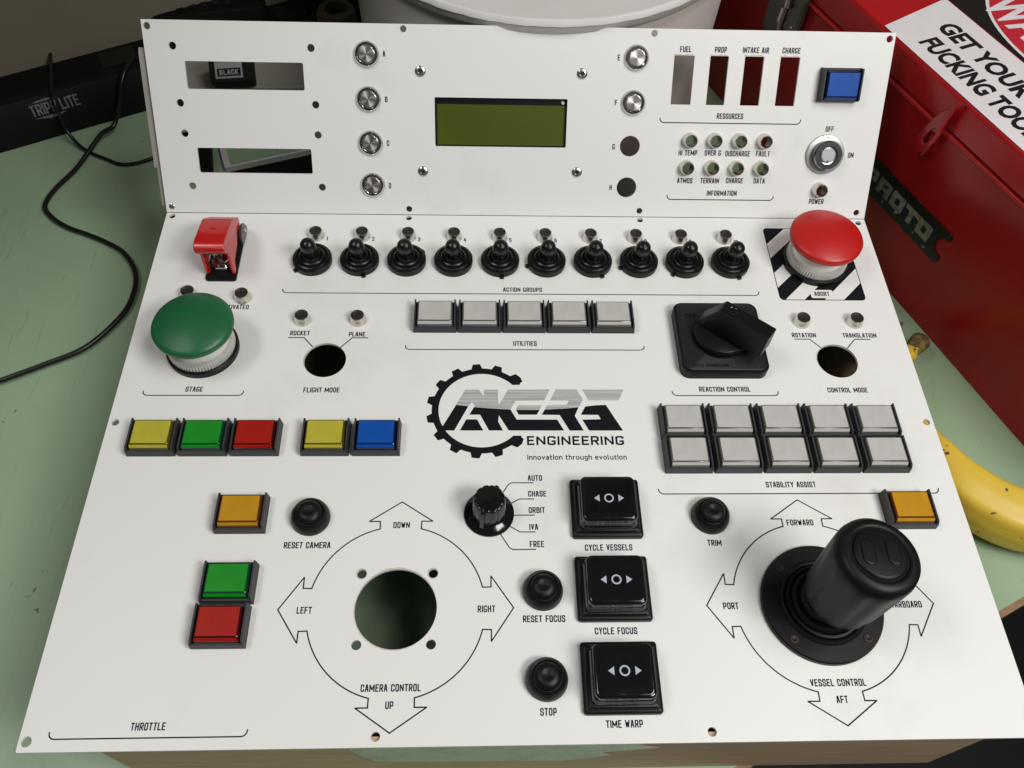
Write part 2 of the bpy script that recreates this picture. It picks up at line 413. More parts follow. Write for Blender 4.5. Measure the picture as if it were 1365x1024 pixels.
# ------------------------------------------------------------ stroke lettering
c = 0.22
FONT = {
 'A': (1, [[(0, 0), (.36, 1), (.64, 1), (1, 0)], [(.12, .30), (.88, .30)]]),
 'B': (1, [[(0, 0), (0, 1), (.75, 1), (.95, .9), (.95, .62), (.78, .53), (0, .53)], [(.78, .53), (1, .44), (1, .1), (.8, 0), (0, 0)]]),
 'C': (1, [[(1, .72), (1, .9), (.78, 1), (.22, 1), (0, .9), (0, .1), (.22, 0), (.78, 0), (1, .1), (1, .28)]]),
 'D': (1, [[(0, 0), (0, 1), (.75, 1), (1, .88), (1, .12), (.75, 0), (0, 0)]]),
 'E': (.9, [[(1, 1), (0, 1), (0, 0), (1, 0)], [(0, .52), (.85, .52)]]),
 'F': (.9, [[(1, 1), (0, 1), (0, 0)], [(0, .50), (.85, .50)]]),
 'G': (1.05, [[(1, .84), (1, .92), (.8, 1), (.22, 1), (0, .9), (0, .1), (.22, 0), (.78, 0), (1, .1), (1, .42), (.62, .42)]]),
 'H': (1, [[(0, 0), (0, 1)], [(1, 0), (1, 1)], [(0, .5), (1, .5)]]),
 'I': (0, [[(0, 0), (0, 1)]]),
 'J': (.8, [[(1, 1), (1, .1), (.78, 0), (.22, 0), (0, .1), (0, .25)]]),
 'K': (1, [[(0, 0), (0, 1)], [(1, 1), (.1, .5), (1, 0)]]),
 'L': (.85, [[(0, 1), (0, 0), (1, 0)]]),
 'M': (1.65, [[(0, 0), (0, 1), (.5, .2), (1, 1), (1, 0)]]),
 'N': (1.2, [[(0, 0), (0, 1), (1, 0), (1, 1)]]),
 'O': (1, [[(.0, .12), (0, .88), (.2, 1), (.8, 1), (1, .88), (1, .12), (.8, 0), (.2, 0), (0, .12)]]),
 'P': (1, [[(0, 0), (0, 1), (.78, 1), (1, .88), (1, .52), (.78, .4), (0, .4)]]),
 'R': (1, [[(0, 0), (0, 1), (.78, 1), (1, .88), (1, .56), (.78, .45), (0, .45)], [(.5, .45), (1, 0)]]),
 'S': (1, [[(1, .76), (1, .9), (.8, 1), (.2, 1), (0, .9), (0, .62), (.2, .53), (.8, .47), (1, .38), (1, .1), (.8, 0), (.2, 0), (0, .1), (0, .24)]]),
 'T': (.95, [[(0, 1), (1, 1)], [(.5, 1), (.5, 0)]]),
 'U': (1, [[(0, 1), (0, .12), (.22, 0), (.78, 0), (1, .12), (1, 1)]]),
 'V': (1, [[(0, 1), (.5, 0), (1, 1)]]),
 'W': (1.45, [[(0, 1), (.25, 0), (.5, .8), (.75, 0), (1, 1)]]),
 'Y': (1, [[(0, 1), (.5, .45), (1, 1)], [(.5, .45), (.5, 0)]]),
 '1': (.25, [[(0, .85), (1, 1), (1, 0)]]),
 '2': (1, [[(0, .8), (0, .9), (.22, 1), (.78, 1), (1, .9), (1, .65), (0, 0), (1, 0)]]),
 '3': (1, [[(0, .85), (.22, 1), (.78, 1), (1, .88), (1, .62), (.8, .52), (.35, .52)], [(.8, .52), (1, .4), (1, .12), (.78, 0), (.22, 0), (0, .15)]]),
 '4': (1, [[(.75, 0), (.75, 1), (0, .3), (1, .3)]]),
 '5': (1, [[(1, 1), (0, 1), (0, .55), (.78, .58), (1, .45), (1, .12), (.78, 0), (.22, 0), (0, .12)]]),
 '6': (1, [[(.95, .9), (.75, 1), (.22, 1), (0, .85), (0, .12), (.22, 0), (.78, 0), (1, .12), (1, .42), (.78, .55), (0, .55)]]),
 '7': (1, [[(0, 1), (1, 1), (.4, 0)]]),
 '8': (1, [[(.2, .53), (0, .64), (0, .9), (.2, 1), (.8, 1), (1, .9), (1, .64), (.8, .53), (.2, .53), (0, .42), (0, .1), (.2, 0), (.8, 0), (1, .1), (1, .42), (.8, .53)]]),
 '9': (1, [[(1, .45), (.22, .45), (0, .58), (0, .88), (.22, 1), (.78, 1), (1, .88), (1, .12), (.78, 0), (.2, 0), (0, .1)]]),
 '0': (1, [[(.0, .12), (0, .88), (.2, 1), (.8, 1), (1, .88), (1, .12), (.8, 0), (.2, 0), (0, .12)]]),
 # lower case, x-height .62
 'i': (0, [[(0, 0), (0, .64)], [(0, .82), (0, .98)]]),
 'n': (.9, [[(0, 0), (0, .64)], [(0, .52), (.3, .64), (.75, .64), (1, .5), (1, 0)]]),
 'o': (.95, [[(0, .15), (0, .5), (.25, .64), (.75, .64), (1, .5), (1, .15), (.75, 0), (.25, 0), (0, .15)]]),
 'v': (.9, [[(0, .64), (.5, 0), (1, .64)]]),
 'a': (.85, [[(.1, .62), (.75, .64), (1, .5), (1, 0), (.25, 0), (0, .1), (0, .26), (.25, .36), (1, .36)]]),
 't': (.55, [[(.3, .88), (.3, .12), (.6, 0), (1, 0)], [(0, .62), (1, .62)]]),
 'h': (.9, [[(0, 0), (0, 1)], [(0, .52), (.3, .64), (.75, .64), (1, .5), (1, 0)]]),
 'r': (.5, [[(0, 0), (0, .64)], [(0, .48), (.5, .64), (1, .64)]]),
 'u': (.9, [[(0, .64), (0, .12), (.25, 0), (.7, 0), (1, .14)], [(1, 0), (1, .64)]]),
 'g': (.9, [[(1, .15), (.75, .06), (.25, .06), (0, .2), (0, .5), (.25, .64), (1, .64), (1, -.12), (.75, -.26), (.1, -.26)]]),
 'e': (.9, [[(.95, 0), (.25, 0), (0, .15), (0, .5), (.25, .64), (.75, .64), (1, .5), (1, .32), (0, .32)]]),
 'l': (.3, [[(0, 1), (0, .12), (.5, 0), (1, 0)]]),
}
def text_geo(g, s, cx, cy, cap=3.1, gw=1.56, gap=0.27, sw=0.52, space=0.9, align='c', shear=0.0, width=None):
    """stroke text, (cx, cy) = centre of the line; sizes in mm"""
    H = cap - sw; Wd = gw - sw; total = 0
    adv = []
    for ch in s:
        a = space if ch == ' ' else FONT[ch][0] * Wd + sw
        adv.append(a); total += a + gap
    total -= gap
    k = 1.0
    if width: k = width / total; total = width
    x = cx - total / 2 if align == 'c' else cx
    n = 0
    for ch, a in zip(s, adv):
        if ch != ' ':
            w = FONT[ch][0] * Wd if FONT[ch][0] > 0 else 0
            for pl in FONT[ch][1]:
                pts = []
                for px, py in pl:
                    yy = cy - cap / 2 + sw / 2 + py * H
                    pts.append((x + (sw / 2 + px * w) * k + shear * (yy - cy), yy))
                # square stroke ends
                pts = [Vector(p) for p in pts]
                if (pts[0] - pts[-1]).length > 1e-4:
                    pts[0] = pts[0] + (pts[0] - pts[1]).normalized() * sw * .45
                    pts[-1] = pts[-1] + (pts[-1] - pts[-2]).normalized() * sw * .45
                g.ribbon(pts, sw, 0.006 * (n % 3)); n += 1
        x += (a + gap) * k
    return g
def font_text(name, s, m, parent, M, size, bold=0.0, shear=0.0, width=50):
    """flat text from Blender's own built-in outline font, turned into a mesh"""
    cu = bpy.data.curves.new(name, 'FONT'); cu.body = s; cu.size = size * MM; cu.offset = bold * MM; cu.shear = shear
    cu.resolution_u = 3; cu.fill_mode = 'FRONT'
    tmp = bpy.data.objects.new(name, cu); COL.objects.link(tmp)
    bpy.context.view_layer.update()
    me = bpy.data.meshes.new_from_object(tmp.evaluated_get(bpy.context.evaluated_depsgraph_get()))
    bpy.data.objects.remove(tmp); me.name = name
    me.materials.clear(); me.materials.append(m)
    o = bpy.data.objects.new(name, me); COL.objects.link(o)
    x0 = min(v.co.x for v in me.vertices); x1 = max(v.co.x for v in me.vertices); xs = width * MM / (x1 - x0)
    for v in me.vertices: v.co.x = (v.co.x - x0) * xs
    o.parent = parent; o.matrix_local = M
    return o

# ------------------------------------------------------------ frames
A_UP = 55.975
ROOT_M = T(0, -148.7, 63.5)
RI = ROOT_M.inverted()
def LW(u, y, h=0.0): return RI @ T(u - 210, y, 65 + h)          # on the lower plate, u from its left edge, y (<0) from the hinge
UPM = T(-210, 0, 65) @ RX(A_UP)
def UW(u, y, h=0.0): return RI @ UPM @ T(u, y, h)               # on the upper plate, y from the hinge upwards
console = bpy.data.objects.new('control_panel', None); COL.objects.link(console)
console.matrix_world = ROOT_M; console.empty_display_size = 0.02
tag(console, 'white two-part spacecraft control panel with rows of buttons, switches and a joystick', 'control panel')

# lower plate
W, H = 420.0, 298.3
HL = [(3.2, -294.2, 2.1), (142.7, -294.2, 1.9), (281.6, -294.2, 1.9), (3.6, -144.6, 1.9), (416.3, -144.6, 1.9),
      (142.8, -2.4, 1.8), (281.8, -2.4, 1.8), (3.6, -2.6, 1.8), (415.6, -3.2, 1.8)]
lower_led = [(89.8 + 26.75 * i, -17.8) for i in range(10)] + [(88.8, -79.8), (118.8, -79.8), (364.2, -79.8), (394.2, -79.8), (24.8, -63.2), (54.4, -64.6)]
lp = [[(0.6, -H), (W - 0.6, -H), (W, -H + .6), (W, 0), (0, 0), (0, -H + .6)]]
for x, y, r in HL: lp.append(circ(x, y, r, 20))
for x, y in lower_led: lp.append(circ(x, y, 3.4, 24))
lp.append(circ(148, -240.7, 18.2, 64))
for sx in (-1, 1):
    for sy in (-1, 1): lp.append(circ(148 + 16.1 * sx, -240.7 + 16.1 * sy, 2.2, 20))
lp += [circ(103.5, -106.2, 11, 48), circ(378.6, -105.9, 11, 48)]
plate_l = G().plate([[(x - 210, y + 148.7) for x, y in l] for l in lp], 0, 1.5).link('lower_plate', M_white, console, T(0, 0, 0), smooth=30)
def LP(u, y, h=0.0): return T(u - 210, y + 148.7, 1.5 + h)      # same, seen from the lower plate's own origin

# upper plate
HU = 105.5
up = [[(0, 0.35), (W, 0.35), (W, HU), (0, HU)]]
for x, y, r in [(15.4, 92.3, 2.1), (91.2, 92.3, 2.1), (15.8, 62.2, 2.1), (91.7, 62.2, 2.1), (16.2, 45.6, 2.1), (91.9, 45.6, 2.1), (17, 15.9, 2.1), (92.3, 15.9, 2.1),
                (142.6, 103, 1.8), (282.6, 103, 1.8), (143, 3.6, 1.8), (281.4, 3.8, 1.8), (3.3, 3.7, 1.8), (414.6, 4.0, 1.8), (2.9, 102.2, 1.9), (416.8, 102.2, 1.9)]:
    up.append(circ(x, y, r, 20))
up.append(rr(20.9, 86.2, 69.8, 84.5, 1.0)); up.append(rr(22.1, 87.4, 23.6, 37.7, 1.0))
for x0, x1 in ((294.9, 306.5), (315.5, 326.1), (335.3, 346.4), (355.8, 367.1)): up.append(rr(x0, x1, 65.2, 91.7, .3, k=2))
up.append(rr(159.2, 235.3, 40.2, 67.3, .5, k=2))
upper_led = [(308, 45.4), (322.6, 45.4), (337.3, 45.4), (352.2, 45.4), (307.5, 29.8), (322.4, 29.8), (337.2, 29.8), (352, 29.8), (389.3, 17.6)]
for x, y in upper_led: up.append(circ(x, y, 3.3, 24))
up += [circ(273.0, 41.6, 5.9, 40), circ(272.6, 17.7, 5.9, 40)]
plate_u = G().plate(up, -1.5, 0).link('upper_plate', M_white, console, UW(0, 0), smooth=30)

# side bracket behind the upper plate
g = G(); g.loft([[(-4.5, y, z), (1.5, y, z), (1.5, y, z - 1.5), (-4.5, y, z - 1.5)] for y, z in ((26, -2.5), (88, -2.5), (91, -3.5))])
g.box(-3, 1.5, 4, 26, -4.0, -2.5)
g.link('side_bracket', M_greybox, console, UW(0, 0))

G().box(0.8, W - 0.8, -7.5, 3.0, -9.0, -1.9).link('added_dark_bar', M_dark, console, LW(0, 0), smooth=0)  # added dark bar under the seam, keeps the hinge holes black

# ---- printed labels
def label_l(s, u, y, **k):
    o = text_geo(G(), s, 0, 0, **k).link('printed_label', M_ink, plate_l, LP(u, y, 0.04), smooth=0)
    return o
def label_u(s, u, y, **k):
    o = text_geo(G(), s, 0, 0, **k).link('printed_label', M_ink, plate_u, T(u, y, 0.04), smooth=0)
    return o
def line_l(pts, w=0.58, closed=False, name='printed_line'):
    return G().ribbon(pts, w, 0, closed).link(name, M_ink, plate_l, LP(0, 0, 0.035), smooth=0)
def bracket(fn, x0, x1, y, h=2.8, r=2.4, w=0.55):
    pts = [(x0, y + h)]
    for i in range(7):
        a = math.radians(180 + 90 * i / 6); pts.append((x0 + r + r * math.cos(a), y + r + r * math.sin(a)))
    for i in range(7):
        a = math.radians(270 + 90 * i / 6); pts.append((x1 - r + r * math.cos(a), y + r + r * math.sin(a)))
    pts.append((x1, y + h)); fn(pts, w)
def line_u(pts, w=0.5): return G().ribbon(pts, w).link('printed_line', M_ink, plate_u, T(0, 0, 0.035), smooth=0)

for s, u, y in [('ACTION GROUPS', 209.3, -57.4), ('UTILITIES', 209.6, -95.0), ('STAGE', 38.8, -124.8), ('FLIGHT MODE', 103.6, -125.2), ('CONTROL MODE', 379.6, -124.8),
                ('REACTION CONTROL', 314, -124.4), ('ROCKET', 88.4, -88.6), ('PLANE', 119.0, -89.2), ('ROTATION', 363.8, -88.7), ('TRANSLATION', 395.0, -88.7),
                ('STABILITY ASSIST', 337.8, -180.3), ('THROTTLE', 50.3, -289.0), ('RESET CAMERA', 105.8, -210.6), ('TRIM', 295.3, -210.6), ('RESET FOCUS', 213.7, -246.0),
                ('STOP', 213.9, -285.4), ('CYCLE VESSELS', 245.2, -212.6), ('CYCLE FOCUS', 245.2, -251.7), ('TIME WARP', 245.3, -290.6), ('CAMERA CONTROL', 147.8, -274.9),
                ('UP', 147.6, -281.9), ('VESSEL CONTROL', 339.1, -275.0), ('AFT', 339.2, -282.0), ('DOWN', 148.6, -200.8), ('FORWARD', 338.1, -200.5), ('LEFT', 107.9, -241.2),
                ('RIGHT', 188.2, -241.3), ('PORT', 298.1, -240.9), ('STARBOARD', 377.6, -240.9), ('ACTIVATED', 51.0, -70.9), ('ARMED', 24.8, -70.9)]:
    label_l(s, u, y)
for i in range(10): label_l(str(i + 1), 89.8 + 26.75 * i + (6.3 if i < 9 else 6.9), -19.6, gw=1.5)
for s, x, y in [('AUTO', 208.6, -176.3), ('CHASE', 208.5, -184.8), ('ORBIT', 208.5, -193.4), ('IVA', 208.5, -202.1), ('FREE', 208.4, -210.7)]:
    label_l(s, x, y, align='l')
bracket(line_l, 75.3, 344.2, -60.6); bracket(line_l, 145.3, 274.2, -99.2); bracket(line_l, 13.3, 64.0, -128.6); bracket(line_l, 285.9, 342.1, -128.4)
bracket(line_l, 272.0, 411.0, -185.2, r=2.6); bracket(line_l, 11.4, 90.6, -293.4)
# leader lines
def arcs(a, b, cc, r=1.6): return [a, b, cc]
for pts in [[(195.4, -185.6), (197.3, -182.6), (198.6, -180.4), (199.5, -179.4), (200.9, -178.9), (211.3, -178.9)],
            [(200.0, -190.0), (203.4, -188.0), (204.4, -187.55), (211.4, -187.55)], [(201.3, -196.0), (211.35, -196.0)],
            [(199.2, -201.6), (203.6, -204.3), (204.6, -204.6), (211.3, -204.6)], [(194.6, -205.2), (198.3, -211.3), (199.2, -212.6), (200.6, -213.3), (211.3, -213.3)]]:
    line_l(pts, 0.52)
line_l([(82.4, -91.6), (90.8, -91.6), (96.2, -97.8)]); line_l([(125.2, -91.6), (116.6, -91.6), (110.9, -98.0)])
line_l([(358.0, -91.4), (366.4, -91.4), (371.6, -97.2)]); line_l([(400.6, -91.4), (391.6, -91.4), (386.0, -97.6)])
# compass outlines
def compass(cx, cy):
    R = 39.35; pts = []
    a0 = math.degrees(math.asin(9.6 / R))
    def rot(p, k):
        x, y = p
        for _ in range(k): x, y = y, -x
        return (x, y)
    for k in range(4):
        seg = [(-9.6, math.sqrt(R * R - 9.6 ** 2)), (-9.7, 42.0), (-14.9, 42.0), (0, 52.0), (14.9, 42.0), (9.7, 42.0), (9.6, math.sqrt(R * R - 9.6 ** 2))]
        pts += [rot(p, k) for p in seg]
        for i in range(1, 24):
            a = math.radians(90 - a0 - (90 - 2 * a0) * i / 24); pts.append(rot((R * math.cos(a), R * math.sin(a)), k))
    line_l([(cx + x, cy + y) for x, y in pts], 0.58, True, 'printed_compass')
compass(148.3, -240.9); compass(339.2, -240.6)

# ---- logo print
SILVER = [[(177.63, -124.91), (184.71, -124.9), (187.17, -128.7), (187.45, -124.89), (194.58, -124.88), (194.66, -133.64), (195.44, -133.48), (199.89, -124.87), (221.52, -124.71), (218.52, -131.4), (203.63, -131.76), (200.94, -136.94), (191.57, -136.31), (182.64, -135.46), (182.37, -134.29), (181.19, -132.58), (179.31, -134.99), (173.08, -134.09)], [(204.93, -134.44), (216.9, -134.46), (215.98, -137.02), (203.74, -137.1)], [(224.74, -124.7), (235.61, -124.68), (238.61, -130.84), (236.26, -135.35), (229.98, -136.21), (218.62, -136.86), (219.85, -134.46), (230.1, -134.07), (231.3, -131.49), (221.48, -131.5)], [(238.61, -124.68), (260.34, -124.64), (257.28, -131.36), (241.46, -131.37)]]
BLACK = [[(173.08, -134.19), (179.31, -135.09), (172.34, -149.46), (163.6, -149.45), (166.71, -146.52)], [(182.64, -135.57), (191.57, -136.41), (200.94, -137.05), (203.96, -143.05), (224.65, -143.03), (227.81, -149.52), (199.81, -149.48), (194.9, -140.43), (194.54, -144.2), (196.88, -149.47), (189.87, -149.47), (185.35, -140.12), (179.88, -140.12), (182.1, -135.78)], [(178.3, -142.94), (183.83, -142.94), (186.95, -149.47), (175.17, -149.46)], [(203.73, -137.2), (215.89, -137.18), (214.33, -140.14), (205.11, -140.11)], [(218.52, -137.02), (229.98, -136.32), (236.07, -135.57), (233.79, -140.82), (237.81, -149.53), (230.66, -149.53), (226.05, -140.3), (216.9, -140.14)], [(239.6, -135.14), (244.67, -134.44), (250.3, -134.17), (257.79, -149.54), (240.5, -149.53), (237.48, -143.08), (246.98, -142.82), (245.95, -140.29), (236.91, -140.14)]]
g = G()
for k, p in enumerate(SILVER): g.flat([p], 0.0)
g.link('logo_silver', M_silver, plate_l, LP(0, 0, 0.06), smooth=0)
g = G(); outer = []
def pol(a, r): a = math.radians(a); return (186.2 + r * math.cos(a), -137.1 + r * math.sin(a))
a = 43.6; outer.append((202.1, -121.95)); outer.append(pol(37.5, 25.1)); outer.append(pol(39.2, 26.0)); outer.append(pol(39.0, 27.4)); outer.append(pol(44.5, 28.5))
outer += [pol(51.0, 28.4), pol(54.2, 25.7)]
for k in range(1, 11):
    t = 47.9 + 23.98 * k
    for i in range(3): outer.append(pol(t - 18.2 + i * 5.7, 25.6))
    outer += [pol(t - 6.2, 25.7), pol(t - 3.9, 28.4), pol(t + 3.9, 28.4), pol(t + 6.2, 25.7)]
t = 311.7
for i in range(3): outer.append(pol(t - 18.2 + i * 5.7, 25.6))
outer += [pol(t - 6.2, 25.7), pol(t - 3.0, 28.4), pol(t + 3.4, 28.5), pol(t + 9.0, 27.2), pol(t + 8.8, 26.0), pol(t + 10.6, 25.1), (202.1, -152.5)]
inner = [pol(43.6 + (316.2 - 43.6) * i / 60, 22.1) for i in range(61)]
g.flat([outer + inner[::-1]], 0.0)
g.link('logo_gear', M_logoink, plate_l, LP(0, 0, 0.05), smooth=0)
g = G()
for p in BLACK: g.flat([p], 0.0)
g.link('logo_black', M_logoink, plate_l, LP(0, 0, 0.056), smooth=0)
text_geo(G(), 'ENGINEERING', 233.25, -155.35, cap=5.25, gw=3.75, gap=0.75, sw=1.0, width=48.9).link('logo_lettering', M_logoink, plate_l, LP(0, 0, 0.05), smooth=0)
text_geo(G(), 'innovation through evolution', 233.5, -164.75, cap=3.0, gw=1.72, gap=0.36, sw=0.44, space=0.75, width=49.5).link('logo_tagline', M_logoink, plate_l, LP(0, 0, 0.05), smooth=0)

# ---- abort label with hazard stripes
g = G().flat([rr(355.5, 405.3, -63.9, -8.2, 2.6, k=7)])
g.link('abort_sticker', M_logoink, plate_l, LP(0, 0, 0.03), smooth=0)
def clip(poly, a, b, cc):
    out = []
    for i in range(len(poly)):
        p, q = poly[i], poly[(i + 1) % len(poly)]
        dp = a * p[0] + b * p[1] - cc; dq = a * q[0] + b * q[1] - cc
        if dp <= 0: out.append(p)
        if dp * dq < 0:
            t = dp / (dp - dq); out.append((p[0] + (q[0] - p[0]) * t, p[1] + (q[1] - p[1]) * t))
    return out
g = G(); inner = rr(355.95, 404.85, -63.45, -8.65, 2.3, k=7)
for c0, c1 in ((-388.3, -377.0), (-410.8, -399.6), (-433.2, -422.2), (-455.9, -444.7)):
    q = clip(inner, -1, 1, c1); q = clip(q, 1, -1, -c0)
    if len(q) > 2: g.flat([q])
g.link('hazard_stripes', M_white, plate_l, LP(0, 0, 0.05), smooth=0)
G().flat([rr(374.0, 387.0, -62.3, -56.3, 0.9, k=4)]).link('label_patch', M_white, plate_l, LP(0, 0, 0.07), smooth=0)
label_l('ABORT', 380.5, -59.2).location.z += 0.00006

g = G()
random.seed(11)
def halo(x, y, r, a0, a1, wmax):
    n = 26; o_ = []; i_ = []
    for i in range(n + 1):
        a = math.radians(a0 + (a1 - a0) * i / n); k = math.sin(PI * i / n)
        ro = r + .15 + wmax * k * (.45 + .55 * random.random())
        o_.append((x + ro * math.cos(a), y + ro * math.sin(a))); i_.append((x + r * math.cos(a), y + r * math.sin(a)))
    g.flat([o_ + i_[::-1]])
halo(148, -240.7, 18.3, 20, 150, .8); halo(148, -240.7, 18.3, 170, 300, .35)
for sx, sy in ((-1, 1), (1, 1)): halo(148 + 16.1 * sx, -240.7 + 16.1 * sy, 2.25, 0, 340, .5)
halo(103.5, -106.2, 11.05, 150, 230, .4); halo(378.6, -105.9, 11.05, 100, 200, .4)
g.link('cutting_residue', M_glue, plate_l, LP(0, 0, 0.02), smooth=0)['kind'] = 'stuff'

# ---- upper plate print
for s, u, y in [('FUEL', 301, 95.0), ('PROP', 321, 95.0), ('INTAKE AIR', 341.0, 95.1), ('CHARGE', 361.4, 95.2), ('RESOURCES', 330.3, 59.2),
                ('HI TEMP', 307.6, 38.2), ('OVER G', 322.5, 38.3), ('DISCHARGE', 337.3, 38.1), ('FAULT', 352.4, 38.2), ('ATMOS', 307.3, 22.1), ('TERRAIN', 322.3, 22.2),
                ('CHARGE', 337.2, 22.4), ('DATA', 352.2, 22.4), ('INFORMATION', 330.4, 14.9), ('OFF', 390.2, 52.8), ('ON', 405.3, 38.0), ('POWER', 388.7, 10.5),
                ('A', 131.5, 89.9), ('B', 131.8, 65.7), ('C', 131.9, 41.6), ('D', 132.1, 17.2), ('E', 263.4, 90), ('F', 263.3, 65.8), ('G', 263.4, 41.2), ('H', 263.1, 17.6)]:
    label_u(s, u, y, gw=1.5, gap=.28)
bracket(line_u, 289.5, 372.2, 55.2, 2.7, 2.3); bracket(line_u, 297.4, 362.0, 10.9, 2.7, 2.3)
# yellowed residue along the hand-cut slots
g = G()
random.seed(3)
def dab(x0, x1, y, h=.7):
    top = [(x0 + (x1 - x0) * i / 10, y + h * (.4 + .7 * random.random())) for i in range(11)]
    g.flat([[(x0, y)] + top + [(x1, y)]])
for x0, x1 in ((294.9, 306.5), (315.5, 326.1), (335.3, 346.4), (355.8, 367.1)): dab(x0 - .5, x1 - 1, 91.75, .9)
g.link('cutting_residue', M_glue, plate_u, T(0, 0, 0.03), smooth=0)['kind'] = 'stuff'

# ------------------------------------------------------------ repeated controls
def clone(o, parent, M, first=[None]):
    c2 = o.copy(); COL.objects.link(c2); c2.parent = parent; c2.matrix_local = M
    for ch in list(o.children):
        d = ch.copy(); COL.objects.link(d); d.parent = c2
    return c2
class Repeater:
    def __init__(s, maker): s.maker = maker; s.o = None
    def put(s, M, label=None, group=None):
        if s.o is None: s.o = s.maker(M); o = s.o
        else: o = clone(s.o, console, M)
        for k in ('label', 'group'):
            if k in o: del o[k]
        if label: o['label'] = label
        if group: o['group'] = group
        return o

def make_bezel(M):
    p = [(4.7, 0), (4.6, .9), (4.1, 2.6), (3.85, 4.4), (3.6, 4.9), (3.35, 4.9), (3.15, 4.4), (3.1, -4.0), (3.4, -4.0), (3.5, -1.0)]
    g = G(); m = len(p); n = 36
    for i in range(n):
        a = 2 * PI * i / n
        for r, z in p: g.v.append((r * math.cos(a), r * math.sin(a), z))
    for i in range(n):
        i2 = (i + 1) % n
        for j in range(m - 1): g.f.append((i * m + j, i2 * m + j, i2 * m + j + 1, i * m + j + 1))
    return g.link('lamp_bezel', M_nickel, console, M)
bez = Repeater(make_bezel)
def make_closed_bezel(M):
    o = make_bezel(M)
    G().lathe([(3.1, -4), (3.2, 4.1), (2.4, 4.0), (0, 4.0)], 28).link('lamp_lens', M_socket, o)
    return o
bezc = Repeater(make_closed_bezel)
for i, (x, y) in enumerate(lower_led): bezc.put(LW(x, y), group='empty metal lamp bezels on the lower plate')
for i, (x, y) in enumerate(upper_led): bez.put(UW(x, y), group='empty metal lamp bezels on the upper plate')

def make_toggle(M):
    g = G(); n = 72
    def knurl(r, z, i, nn): return r * (0.985 if (i % 2 and r > 10.6 and .3 < z < 3.7) else 1)
    g.lathe([(10.9, 0), (11.1, .4), (11.1, 3.6), (10.6, 4.1), (9.6, 4.2)], n, rfun=knurl)
    o = g.link('toggle_switch', M_rubber, console, M, smooth=30)
    g = G().lathe([(10.0, 3.6), (9.9, 4.7), (9.2, 5.0), (8.3, 4.1), (7.9, 3.5), (7.5, 4.1), (7.2, 5.2), (6.5, 5.6), (6.0, 4.9), (5.6, 5.3), (5.2, 6.8), (4.3, 7.0), (3.6, 6.4), (3.2, 6.0)], 40)
    g.link('rubber_boot', M_boot, o)
    g = G(); ax = Vector((0, -2.7, 16.0)) - Vector((0, 0, 4.0)); rot = ax.to_track_quat('Z', 'Y').to_matrix().to_4x4()
    LM = Matrix.Translation((0, 0, 4.0)) @ rot; Lh = ax.length
    g.lathe([(5.2, 0), (4.4, 1.5), (3.5, 3.0), (3.2, 4.6), (3.2, 7.2), (3.4, 7.8), (4.2, 8.3), (4.35, 9.5), (4.35, 12.6), (4.1, 14.3), (3.3, 15.8), (1.9, 16.6), (0, 16.9)], 28, M=LM)
    g.link('lever', M_boot, o)
    G().box(-1.0, 1.0, -12.4, -10.6, 0.2, 1.6, M=None).link('moulding_nub', M_rubber, o)
    return o
tog = Repeater(make_toggle)
nub = [-50, 15, 130, 160, 5, -75, 25, -70, -40, 20]
for i in range(10): tog.put(LW(89.8 + 26.75 * i, -37.5) @ RZ(0) , group='black toggle switches in the action groups row')
# turn each nub to its own side of its switch
for t, dg in zip([o for o in console.children if o.name.startswith('toggle_switch')], nub):
    for ch in t.children:
        if ch.name.startswith('moulding_nub'): ch.matrix_local = RZ(dg)

